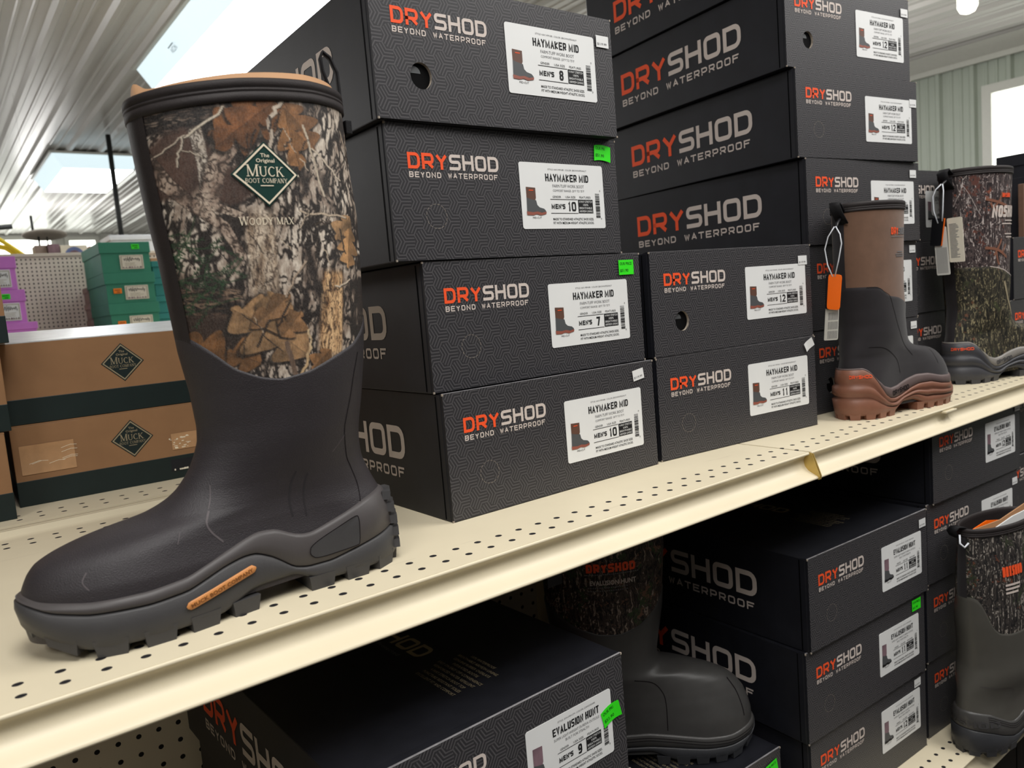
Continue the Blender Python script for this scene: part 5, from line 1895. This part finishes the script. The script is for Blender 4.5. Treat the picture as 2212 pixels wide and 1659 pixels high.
# heel name printed across the back of the heel
class HeelDecal:
    def __init__(s, mb, form, z0, w):
        s.mb, s.f, s.z0, s.w = mb, form, z0, w
    def put(s, v, f, m, off=.0068, ph=(.62, -.62)):
        s.mb.add([s.f.P(s.z0 + b, ph[0] + (ph[1] - ph[0]) * a / s.w, off) for a, b in v], f, m)
def heel_name(form, parent, z0=.060, m=None, ph=(.62, -.62), h=.009):
    mb = MB()
    hd = HeelDecal(mb, form, z0, 1.0)
    for v, f, i in square_text('DRYSHOD', 1.0, h, .24, .14):
        # square_text gives width 1 and height h
        hd.put(v, f, m or M['orange'], .0068, ph)
    return mb.build('heel_name', parent)
def heel_name2(form, parent, z0, m, ph, h, off):
    mb = MB()
    for v, f, i in square_text('DRYSHOD', .07, h, .24, .14):
        mb.add([form.P(z0 + b, ph[0] + (ph[1] - ph[0]) * a / .07, off) for a, b in v], f, m)
    o = mb.build('heel_name', parent)
    return o
o = heel_name2(f1, br_sole[1], .0655, M['orange'], (-.16, -.62), .0052, .0062)
o['label'] = 'orange heel lettering'
def wave_name(form, parent, x, z, m, off=.0050, tilt=.0, w=.05, h=.0085):
    mb = MB()
    s_ = SideDecal(mb, form, x, z, -1, 1, tilt)
    s_.logo(w, h, m, off, .2)
    return mb.build('embossed_name', parent)
wave_name(f1, br_sole[0], .080, .0315, M['shelf_dark'], .0052, .12, .05, .008)
mb = MB()
mb.ribbon([(.010, -.004, H1_ - .03), (-.004, -.004, H1_ - .015), (-.010, -.003, H1_ - .004), (-.006, 0, H1_ + .002), (.004, .002, H1_ - .002), (.010, .002, H1_ - .012)], (0, .02, 0), .0022, M['webbing'])
mb.build('pull_loop', brown)

# rust camouflage boot
H2_ = .405
f2 = work_form(H2_, .053, fx=.174, bm=.047)
cut2 = TS([(.3, .192), (.186, .192), (.165, .192), (.12, .204), (.09, .214), (.06, .220), (.0, .222)], 3)
rust, ru_sole = tall_boot('camouflage_boot', 'rust and grey camouflage boot, black collar and grey sole, right end of upper shelf', (1.562, .104, 0), -9, H2_, f2,
    [('grassy_foot', flat(.014), cut2, .0012, M['camo_olive'], None, None), ('bark_shaft', lambda x: cut2(x) - .006, flat(H2_ - .010), 0.0, M['camo_rust'], None, None), ('rear_strip', flat(.08), flat(H2_ - .009), .0022, M['neoprene'], -.12, .42)],
    M['lightgrey_sole'], M['grey_sole'], 1.0)
mb = MB()
sd = SideDecal(mb, f2, .090, .347, -1, 1)
sd.logo(.030, .008, M['orange'], .0011)
sd = SideDecal(mb, f2, .062, .310, -1, 1)
for v, f, i in square_text('NOSHO', .075, .022, .26, .12):
    sd.put([(a + b * .12, b) for a, b in v], f, M['silver'], .0011)
for z, w in ((.303, .05), (.297, .06), (.278, .05), (.272, .045)):
    sd = SideDecal(mb, f2, .150 - w, z, -1, 1)
    sd.rect(0, 0, w, .002, M['silver'], .0011, 8)
for pts, q in (([(.05, .345), (.08, .338), (.11, .33)], .005), ([(.07, .33), (.085, .345), (.09, .357)], .004), ([(.06, .338), (.07, .325), (.10, .318)], .004), ([(.05, .255), (.08, .25), (.11, .235)], .005), ([(.07, .24), (.085, .26), (.09, .27)], .0045), ([(.075, .25), (.08, .23), (.085, .222)], .004), ([(.095, .245), (.105, .26)], .004)):
    side_line(mb, f2, pts, -1, M['brown_sole'], .0008, q)
side_line(mb, f2, [(.06, .220), (.09, .214), (.12, .204), (.15, .196), (.18, .192)], -1, M['silver'], .0018, .0012)
side_line(mb, f2, [(.10, .19), (.12, .15), (.15, .125), (.17, .17)], -1, M['sage_print'], .0018, .006)
mb.build('printed_name', rust)
o = heel_name2(f2, ru_sole[1], .0655, M['orange'], (-.05, -.55), .0052, .0062)
o['label'] = 'orange heel lettering'
wave_name(f2, ru_sole[0], .080, .0315, M['grey_sole'], .0052, .12, .05, .008)
mb = MB()
mb.ribbon([(.010, 0, H2_ - .035), (-.006, 0, H2_ - .02), (-.011, 0, H2_ - .006), (-.004, 0, H2_ + .001), (.008, 0, H2_ - .008)], (0, .02, 0), .0022, M['webbing'])
mb.build('pull_loop', rust)

# dark boot standing on a box under the shelf
H3_ = .408
f3 = BootForm(
    front=[(.46, .190), (.40, .190), (.30, .186), (.22, .178), (.165, .168), (.152, .166), (.143, .169), (.137, .175), (.133, .186), (.130, .2), (.127, .215), (.1225, .23), (.116, .25), (.108, .267), (.097, .28), (.084, .289), (.070, .2945), (.055, .298), (.035, .299), (.0, .298)],
    rear=[(.46, .008), (.40, .008), (.3, .009), (.24, .011), (.17, .020), (.145, .022), (.125, .018), (.105, .012), (.08, .007), (.06, .005), (.03, .004), (.0, .004)],
    width=[(.0, .046), (.12, .046), (.16, .046), (.22, .052), (.41, .062), (.5, .062)], foot=FOOT,
    dome=((.0, .97), (.03, 1), (.06, 1), (.085, .95), (.1, .86), (.112, .74), (.12, .64), (.14, .6)))
cut3 = TS([(.3, .262), (.186, .262), (.18, .248), (.165, .227), (.14, .208), (.11, .199), (.08, .201), (.05, .211), (.02, .232), (0, .26)], 3)
sW = TS([(.31, .046), (.29, .040), (.26, .036), (.22, .038), (.18, .043), (.14, .046), (.1, .044), (.06, .046), (0, .056)], 4)
sV = TS([(.31, .030), (.29, .024), (.26, .021), (.22, .022), (.18, .025), (.14, .027), (.1, .026), (.06, .026), (0, .034)], 4)
dark, dk_sole = tall_boot('camouflage_boot', 'dark rubber boot with woodland camouflage shaft, standing under the upper shelf', (.658, .286, LZ + BH + .0006), -36, H3_, f3,
    [('rubber_foot', flat(.014), cut3, .0014, M['black_rubber'], None, None), ('camouflage_shaft', lambda x: cut3(x) - .006, flat(H3_ - .010), 0.0, M['camo_night'], None, None)],
    M['black_rubber'], M['black_sole'], 1.0, False, (sW, sV))
mb = MB()
sd = SideDecal(mb, f3, .068, .292, -1, 1)
sd.logo(.068, .0125, M['orange'], .0011, .26)
sd = SideDecal(mb, f3, .068, .2885, -1, 1)
for k in range(26):
    sd.rect(k * .0028, 0, k * .0028 + .0019, .0014, M['greyink'], .0011, 1)
v, f = fit_text('EVALUSION HUNT', .072, .274, .064, .0068, .03)
mb.add([f3.side(a, b, -1, .0011) for a, b in v], f, M['silver'])
sd = SideDecal(mb, f3, .069, .2695, -1, 1)
for r in range(2):
    for k in range(18):
        sd.rect(k * .0031, -r * .0045, k * .0031 + .002, -r * .0045 + .0014, M['greyink'], .0011, 1)
mb.build('printed_name', dark)
mb = MB()
side_line(mb, f3, [(.125, .128), (.15, .122), (.163, .108), (.168, .09), (.168, .05)], -1, M['shelf_dark'], .0018, .0012)
side_line(mb, f3, [(.262, .106), (.272, .09), (.278, .07), (.28, .055)], -1, M['shelf_dark'], .0018, .0012)
for z in (.005, .009):
    side_line(mb, f3, [(x, float(sW(x)) - z) for x in np.linspace(.02, .292, 60)], -1, M['shelf_dark'], .0050, .0008)
mb.build('seam_line', dark)
tag(new_obj('hang_tag', None, None, (.63, .22, -.07)), 'black hang tag with orange edge beside the dark camouflage shaft, under the shelf', 'tag')
ht = bpy.data.objects['hang_tag']
mb = MB()
mb.box(-.004, .022, -.001, .001, -.088, -.01, M['tag_black'], .0008)
mb.box(.0225, .0245, -.001, .001, -.07, -.02, M['tag_orange'], .0006)
mb.build('card', ht)
mb = MB()
mb.tube([(.009, 0, -.012), (.013, .0, .005), (.02, .0, .02), (.024, 0, .03)], .0007, M['wire'], 6)
mb.build('string', ht)

# grey boot at the right, on the lower shelf
H4_ = .382
f4 = BootForm(
    front=[(.46, .200), (.38, .200), (.30, .192), (.22, .180), (.165, .170), (.15, .168), (.14, .169), (.13, .173), (.12, .182), (.113, .2), (.109, .22), (.103, .245), (.094, .266), (.082, .28), (.070, .289), (.055, .296), (.035, .299), (.0, .298)],
    rear=[(.46, .014), (.38, .014), (.3, .012), (.22, .014), (.17, .020), (.145, .020), (.125, .014), (.105, .008), (.08, .004), (.06, .003), (.03, .003), (.0, .004)],
    width=[(.0, .049), (.12, .049), (.16, .046), (.22, .048), (.30, .044), (.39, .036), (.5, .036)], foot=FOOT)
cut4 = TS([(.3, .26), (.185, .26), (.16, .25), (.14, .235), (.12, .212), (.10, .2045), (.07, .2035), (.048, .207), (.036, .220), (.027, .250), (.019, .268), (.0, .270)], 3)
gW = TS([(.31, .060), (.28, .054), (.24, .054), (.2, .062), (.16, .066), (.13, .060), (.10, .048), (.085, .046), (.07, .050), (.05, .060), (.03, .070), (0, .076)], 4)
gV = TS([(.31, .036), (.28, .031), (.24, .031), (.2, .036), (.16, .038), (.13, .032), (.10, .022), (.08, .022), (.05, .032), (.03, .040), (0, .046)], 4)
grey, gr_sole = tall_boot('rubber_boot', 'olive grey rubber boot with bark camouflage shaft and cardboard in its opening, lower right', (1.290, -.021, LZ), -9, H4_, f4,
    [('rubber_foot', flat(.014), cut4, .0014, M['olive_rubber'], None, None), ('camouflage_shaft', lambda x: cut4(x) - .006, flat(H4_ - .010), 0.0, M['camo_grey'], None, None), ('rear_strip', lambda x: cut4(x) - .004, flat(H4_ - .009), .0009, M['neoprene'], -.10, .3)],
    M['black_rubber'], M['black_sole'], .96, False, (gW, gV), lining=M['collar'])
mb = MB()
sd = SideDecal(mb, f4, .058, .300, -1, 1)
sd.logo(.046, .0165, M['orange'], .0012, .26)
for k, w in enumerate((.034, .032, .028)):
    sd = SideDecal(mb, f4, .062, .284 - k * .0065, -1, 1)
    sd.rect(0, 0, w, .0034, M['silver'], .0011, 6)
mb.build('printed_name', grey)
mb = MB()
side_line(mb, f4, [(.02, .118), (.05, .112), (.075, .106), (.085, .098)], -1, M['midsole'], .0018, .0016)
for z in (.003, .0065, .010):
    side_line(mb, f4, [(x, float(gW(x)) - z) for x in np.linspace(.025, .292, 60)], -1, M['shelf_dark'], .0052, .0008)
mb.build('seam_line', grey)
o = heel_name2(f4, gr_sole[0], .050, M['outsole'], (.75, -.75), .010, .0052)
mb = MB()
mb.ribbon([(.022, .012, H4_ - .02), (.006, .012, H4_ - .012), (-.004, .010, H4_ - .002), (.0, .006, H4_ + .005), (.012, .004, H4_ + .003), (.026, .002, H4_ - .004)], (0, .016, 0), .002, M['webbing'])
mb.tube([(.008, -.012, H4_ - .02), (.0, -.010, H4_ - .026), (-.003, -.004, H4_ - .02), (.003, .0, H4_ - .008)], .0016, M['wire'], 8)
mb.build('pull_loop', grey)
# boards and paper tucked in its opening
t = thing('boot_stuffing', 'white paper and tan cardboard tucked into the grey boot opening', 'stuffing', (1.290, -.021, LZ), math.radians(-9))
mb = MB()
for y0, y1, m, zt, x0, x1 in ((-.006, -.004, M['tan_lining'], (.378, .379, .394), .03, .185), (.004, .0055, M['tag_orange'], (.372, .380, .372), .04, .13), (-.017, -.015, M['paper'], (.372, .384, .389), .062, .182)):
    n = 10
    vs = []
    for y in (y0, y1):
        for i in range(n + 1):
            u = i / n
            xx = x0 + (x1 - x0) * u
            vs.append((xx, y, .27))
            vs.append((xx, y, float(np.interp(u, (0, .5, 1), zt))))
    k = 2 * (n + 1)
    fs = [(2 * i, 2 * i + 2, 2 * i + 3, 2 * i + 1) for i in range(n)] + [(k + 2 * i, k + 2 * i + 1, k + 2 * i + 3, k + 2 * i + 2) for i in range(n)] + [(2 * i + 1, 2 * i + 3, k + 2 * i + 3, k + 2 * i + 1) for i in range(n)]
    mb.add(vs, fs, m)
    mb.build('cardboard' if m is M['tan_lining'] else ('orange_slip' if m is M['tag_orange'] else 'paper'), t)
    mb = MB()

# ------------------------------------------------------------------ hang tags on the upper shelf boots
def tag_plate(mb, x, ys, zs, m, th=.0012, r=.003):
    """thin card lying in a plane of constant x; corners given as (y, z)"""
    n = len(ys)
    v0 = [(x, a, b) for a, b in zip(ys, zs)]
    v1 = [(x + th, a, b) for a, b in zip(ys, zs)]
    mb.add(v0 + v1, [tuple(range(n))[::-1], tuple(range(n, 2 * n))] + [(i, (i + 1) % n, n + (i + 1) % n, n + i) for i in range(n)], m)
def rounded(c4, k=.18):
    out = []
    for i in range(4):
        p, q, r_ = Vector(c4[i - 1]), Vector(c4[i]), Vector(c4[(i + 1) % 4])
        d1, d2 = (p - q), (r_ - q)
        l = min(d1.length, d2.length) * k
        a, b = q + d1.normalized() * l, q + d2.normalized() * l
        m_ = (a + b) / 2 * .45 + q * .55
        out += [tuple(a), tuple(m_), tuple(b)]
    return [a for a, b in out], [b for a, b in out]
X1 = 1.102
t = thing('hang_tag', 'orange and white hang tags on a wire loop at the back of the brown boot', 'tag', (0, 0, 0))
mb = MB()
tag_plate(mb, X1, *rounded([(.0770, .2307), (.0559, .2277), (.0617, .1753), (.0822, .1775)], .22), M['tag_orange'])
mb.build('orange_card', t)['label'] = 'bright orange card'
mb = MB()
tag_plate(mb, X1 + .003, *rounded([(.0835, .2298), (.063, .229), (.066, .176), (.0865, .177)], .2), M['tag_black'])
mb.build('black_card', t)['label'] = 'black card'
mb = MB()
tag_plate(mb, X1 + .006, *rounded([(.0855, .20), (.0645, .20), (.0700, .130), (.0923, .129)], .1), M['tag_white'])
pl = Plane2D(mb, (X1 + .006, .0885, .129), (0, -.0205, 0.001), (0, -.0042, .0475), (-1, 0, 0))
for r in range(9):
    for k in range(3):
        pl.rect(.1 + r * .09, .05 + k * .3, .145 + r * .09, .3 + k * .3, M['greyink'], .0002)
mb.build('white_card', t)['label'] = 'white printed card'
mb = MB()
mb.tube([(1.105, .0665, .300), (1.103, .076, .286), (1.102, .0815, .268), (1.102, .078, .244), (1.102, .0705, .226)], .0009, M['wire'], 8)
mb.tube([(1.105, .0645, .300), (1.103, .057, .288), (1.102, .0545, .274), (1.102, .060, .25), (1.102, .0668, .226)], .0009, M['wire'], 8)
mb.tube([(1.108, .0655, .297), (1.120, .070, .306), (1.135, .074, .312), (1.149, .078, .314)], .0022, M['tag_black'], 8)
mb.build('wire_loop', t)
X2 = 1.522
t = thing('hang_tag', 'black and white hang tags on a wire loop behind the rust camouflage boot', 'tag', (0, 0, 0))
mb = MB()
tag_plate(mb, X2, *rounded([(.1124, .3172), (.0912, .3150), (.0975, .2655), (.1173, .2675)], .12), M['tag_black'])
tag_plate(mb, X2 + .0005, *rounded([(.0925, .3150), (.0895, .3148), (.0962, .2655), (.0990, .2655)], .1), M['tag_orange'])
mb.build('black_card', t)['label'] = 'black card with orange edge'
mb = MB()
tag_plate(mb, X2 + .004, *rounded([(.1125, .30), (.0900, .30), (.0839, .2113), (.1074, .2111)], .1), M['tag_white'])
pl = Plane2D(mb, (X2 + .004, .1074, .2111), (0, -.0235, 0), (0, .003, .06), (-1, 0, 0))
for r in range(11):
    pl.rect(.08 + r * .075, .06, .115 + r * .075, .85, M['greyink'], .0002)
mb.build('white_card', t)['label'] = 'white printed card'
mb = MB()
tag_plate(mb, X2 + .007, *rounded([(.0897, .3142), (.0634, .3146), (.0594, .2330), (.0857, .2334)], .1), M['oldpaper'])
pl = Plane2D(mb, (X2 + .007, .0857, .2334), (0, -.0263, 0), (0, .004, .081), (-1, 0, 0))
for r in range(26):
    pl.rect(.12, .1 + r * .03, .5 + .25 * random.Random(r).random(), .115 + r * .03, M['greyink'], .0002)
mb.build('cream_card', t)['label'] = 'cream printed card'
mb = MB()
mb.tube([(1.53, .098, .378), (1.525, .106, .369), (1.522, .110, .357), (1.522, .109, .33), (1.522, .102, .307)], .0011, M['wire'], 8)
mb.tube([(1.53, .096, .378), (1.525, .0925, .365), (1.522, .092, .35), (1.522, .093, .33), (1.522, .0945, .310)], .0011, M['wire'], 8)
mb.tube([(1.53, .097, .376), (1.55, .099, .384), (1.575, .102, .388)], .0025, M['tag_black'], 8)
mb.build('wire_loop', t)

# loop lying in front of the dark boot
mb = MB()
mb.ribbon([(.602, .085, LZ + BH + .004), (.612, .098, LZ + BH + .016), (.632, .104, LZ + BH + .024), (.652, .098, LZ + BH + .018), (.66, .090, LZ + BH + .004)], (.006, -.012, .006), .002, M['webbing'])
tag(mb.build('strap_loop'), 'black strap loop lying on the box at the heel of the dark boot', 'strap')

# ------------------------------------------------------------------ across the next aisle
PY = 3.0
t = thing('aisle_rack', 'pale perforated back panel rack across the aisle, left background', 'rack', (0, 0, 0))
M['perf'] = slotted('fine_perforated_panel', (212, 205, 188), .2467, None, .01566, .0026, .0036)
mb = MB()
mb.box(-.6, 1.9, 0, .02, -1.68, .02, M['perf'])
mb.build('back_panel', t, (0, PY, .535))
mb = MB()
mb.box(-.6, 1.9, PY - .006, PY + .03, .553, .566, M['peg'], .002)
mb.build('top_rail', t)
mb = MB()
mb.box(-.6, 1.9, 2.46, PY, .205, .225, M['shelf'])
mb.box(-.6, 1.9, 2.45, 2.46, .185, .227, M['shelf'])
mb.build('shelf_deck', t)
mb = MB()
mb.box(-.6, 1.9, 2.5, PY, FLOOR, FLOOR + .12, M['shelf'])
mb.build('base', t)
mb = MB()
mb.box(-.6, 1.9, PY + .05, PY + .5, .50, .52, M['shelf'])
mb.box(-.6, 1.9, PY + .02, PY + .05, FLOOR, .52, M['shelf'])
mb.build('rear_shelf', t)
# paper strip with black figures on that shelf
mb = MB()
mb.box(.30, .56, 2.9, 2.902, .225, .262, M['oldpaper'])
pl = Plane2D(mb, (.36, 2.9, .226), (1, 0, 0), (0, 0, 1), (0, -1, 0))
for s, x, w in (('3940', 0, .075), ('IL', .082, .03), ('ME', .118, .05)):
    v, f = fit_text(s, x, .004, w, .028, .04)
    pl.put(v, f, M['ink'], .001)
pl.rect(.165, .012, .2, .03, M['orange'], .001)
tag(mb.build('paper_strip'), 'white paper strip with black figures below the perforated panel across the aisle', 'sign')

def lidded_box(name, label, x0, y0, z0, w, d, h, m, group, lab=None, sticker=None, lidh=.34, yaw=0.0):
    t = thing(name, label, 'box', (x0, y0, z0), math.radians(yaw), group)
    mb = MB()
    mb.box(.002, w - .002, .002, d - .002, 0, h - .002, m, .001)
    mb.build('box_base', t)
    mb = MB()
    mb.box(-.002, w + .002, -.002, d + .002, h * (1 - lidh), h, m, .0015)
    mb.build('box_lid', t)
    if lab:
        a, b, c2, d2, mm = lab
        mb = MB()
        mb.box(a, c2, -.0012, .003, b, d2, mm)
        pl = Plane2D(mb, (a, -.0012, b), (c2 - a, 0, 0), (0, 0, d2 - b), (0, -1, 0))
        v, f = stroke_polys([(.06, .08), (.94, .08), (.94, .92), (.06, .92)], .03, True)
        pl.put(v, f, M['sage_print'], .0004)
        rnd = random.Random(int(x0 * 1000 + z0 * 777))
        pts = [(.15 + .7 * i / 26, .70 + .10 * math.sin(i * 1.9 + rnd.random()) + .08 * math.sin(i * 4.7)) for i in range(27)]
        v, f = stroke_polys(pts, .03)
        pl.put(v, f, M['ink'], .0005)
        for k in range(3):
            pl.rect(.2, .42 - k * .09, .8 - rnd.random() * .2, .44 - k * .09, M['sage_print'], .0005)
        for k in range(7):
            pl.rect(.1 + k * .12, .06, .14 + k * .12 + rnd.random() * .05, .17, M['plum'], .0006)
        mb.build('size_label', t)
    if sticker:
        a, b, mm = sticker
        mb = MB()
        mb.box(a, a + .0265, -.0032, .0, b, b + .0175, mm)
        pl = Plane2D(mb, (a, -.0032, b), (1, 0, 0), (0, 0, 1), (0, -1, 0))
        pl.rect(.004, .010, .022, .013, M['greenink'] if mm is M['green'] else M['plate_dark'], .0003)
        pl.rect(.010, .003, .021, .006, M['greenink'] if mm is M['green'] else M['plate_dark'], .0003)
        mb.build('price_sticker', t)
    return t
GY = 2.52
gl = (.062, .012, .140, .062, M['oldpaper'])
for i, (x, lb, st) in enumerate(((.556, 'green shoebox with orange sticker, lowest of three in the aisle behind', (.022, .028, M['neonorange'])), (.553, 'green shoebox with orange sticker, middle of three in the aisle behind', (.024, .036, M['neonorange'])), (.549, 'green shoebox with neon green sticker, top of three in the aisle behind', (.105, .083, M['green'])))):
    lidded_box('green_shoebox', lb, x, GY, .226 + i * .1095, .166, .355, .109, M['green_box'], 'green shoeboxes across the aisle', gl, st, .36, 0)
for i in range(3):
    lidded_box('taupe_shoebox', ('taupe shoebox behind the green stack, %s' % ('bottom', 'middle', 'top')[i]), .552 , 2.885, .226 + i * .064, .17, .1, .063, M['beige_box'], 'taupe shoeboxes across the aisle', None, None)
for i in range(4):
    lidded_box('teal_shoebox', 'teal shoebox right of the green stack, ' + ('lowest, partly behind the big boot', 'second up', 'third up', 'topmost with a pale blue lid edge')[i], .735, 2.6, .226 + i * .066, .16, .28, .065, M['teal_box'], 'teal shoeboxes across the aisle', None, None)
for i, (x, lb, st) in enumerate(((.12, 'orchid purple shoebox, widest and lowest at the left edge', None), (.112, 'orchid purple shoebox, middle at the left edge, neon green sticker', (.122, .079, M['green'])), (.098, 'orchid purple shoebox, top of the left-edge stack', None))):
    w = .19 if i else .205
    lidded_box('purple_shoebox', lb, x, 2.50, .226 + (.0 if i == 0 else .066 + (i - 1) * .1105), w, .28, .066 if i == 0 else .1095, M['purple_box'], 'orchid shoeboxes across the aisle', (.115 if i else .02, .008, .172 if i else .06, .066 if i else .04, M['paper']) if i else None, st, .36, 0)
# goods standing on top of that rack
def block(name, label, cat, x, y, z, w, d, h, m, group=None, front=None):
    mb = MB()
    mb.box(0, w, 0, d, 0, h, m, .002)
    if front:
        front(Plane2D(mb, (0, 0, 0), (w, 0, 0), (0, 0, h), (0, -1, 0)))
    return tag(mb.build(name, None, (x, y, z)), label, cat, group)
def dish(pl):
    n = 28
    pl.poly([(.5 + .36 * math.cos(2 * PI * i / n), .5 + .42 * math.sin(2 * PI * i / n)) for i in range(n)], M['bluegrey'], .001)
    pl.poly([(.5 + .22 * math.cos(2 * PI * i / n), .5 + .26 * math.sin(2 * PI * i / n)) for i in range(n)], M['plum'], .0015)
block('gift_box', 'pale box with round blue plate picture on top of the rear rack', 'box', .512, 3.12, .52, .10, .1, .088, M['oldpaper'], None, dish)
block('dark_box', 'dark plum box beside the plate picture box', 'box', .468, 3.12, .52, .042, .1, .094, M['plum'])
block('grey_box', 'grey blurred package left of the plum box', 'box', .425, 3.14, .52, .042, .1, .092, M['beige_box'])
block('brown_box', 'small brown box between plate picture box and green stack', 'box', .618, 3.12, .52, .04, .1, .082, M['tan_box'])
block('red_jar', 'small dark red jar at the left end of the goods on the rear rack', 'jar', .408, 3.1, .52, .018, .02, .05, M['plum'])
t = thing('storage_tub', 'milky plastic tub with lid above the green shoeboxes', 'tub', (.70, 3.12, .52))
mb = MB()
mb.box(.006, .234, .006, .2, 0, .105, M['glaze'], .004)
mb.build('tub_body', t)
mb = MB()
mb.box(0, .24, 0, .206, .105, .128, M['glaze'], .004)
mb.build('tub_lid', t)
block('tan_carton', 'tan carton peeking out right of the green shoebox stack', 'box', .80, 2.888, .43, .2, .1, .095, M['tan_box'])
block('blue_carton', 'blue carton below the tan carton beside the big boot', 'box', .795, 2.888, .30, .2, .1, .13, M['blue_box'])
block('carton_stack_base', 'teal carton hidden low behind the green stack', 'box', .80, 2.888, .226, .2, .1, .074, M['teal_box'])
# hanging rods, disc, yellow tubes
mb = MB()
mb.tube([(1.323, 5.945, CEIL - .02), (1.323, 5.945, .6)], .018, M['dark_metal'], 10)
tag(mb.build('hanging_rod'), 'dark vertical rod hanging from the ceiling left of the big boot', 'rod')
t = thing('disc_lamp', 'pale grey oval disc hanging on a thin rod at upper left', 'lamp', (.70, 5.0, .868))
mb = MB()
n = 40
prof = [(.0, .018), (.06, .016), (.10, .008), (.123, .0), (.12, -.006), (.08, -.012), (.0, -.014)]
vs = [(r * math.cos(2 * PI * i / n), r * .8 * math.sin(2 * PI * i / n), z) for r, z in prof for i in range(n)]
mb.add(vs, [(k * n + i, k * n + (i + 1) % n, (k + 1) * n + (i + 1) % n, (k + 1) * n + i) for k in range(len(prof) - 1) for i in range(n)], M['disc'], True)
mb.build('disc', t).rotation_euler = (math.radians(-13), 0, 0)
mb = MB()
mb.tube([(-.06, 0, .01), (-.06, 0, .115)], .007, M['dark_metal'], 8)
mb.tube([(-.06, 0, .115), (-.06, 0, CEIL - .872 - .02)], .0004, M['dark_metal'], 6)
mb.tube([(-.035, 0, -.008), (-.035, 0, -.36)], .006, M['dark_metal'], 8)
mb.tube([(.01, 0, -.010), (.01, 0, -.36)], .004, M['dark_metal'], 8)
mb.build('rod', t)
mb = MB()
mb.tube([(.22, 3.3, .70), (.30, 3.3, .672), (.34, 3.3, .640), (.38, 3.3, .606), (.43, 3.3, .560), (.47, 3.3, .50)], .009, M['yellow'], 10)
mb.tube([(.20, 3.32, .632), (.30, 3.32, .632), (.34, 3.32, .622), (.37, 3.32, .598), (.39, 3.32, .57), (.40, 3.32, .50)], .011, M['yellow'], 10)
tag(mb.build('yellow_hoops'), 'two curved yellow tubes at the left edge above the perforated panel', 'tube')
mb = MB()
mb.tube([(.2, 4.0, .775), (.44, 4.0, .795)], .012, M['dark_metal'], 8)
mb.tube([(.2, 4.0, .775), (.2, 4.0, CEIL - .02)], .006, M['dark_metal'], 8)
tag(mb.build('dark_bar'), 'short dark bar at the left edge under the ribbed ceiling', 'bar')
# plain block standing in for the brown boot sliver at the right edge
block('brown_boot_block', 'block standing in for brown boot sliver at the right photo edge, above the lowest boxes', 'box', 2.021, .1345, .2778, .034, .012, .12, M['brown_neo'])
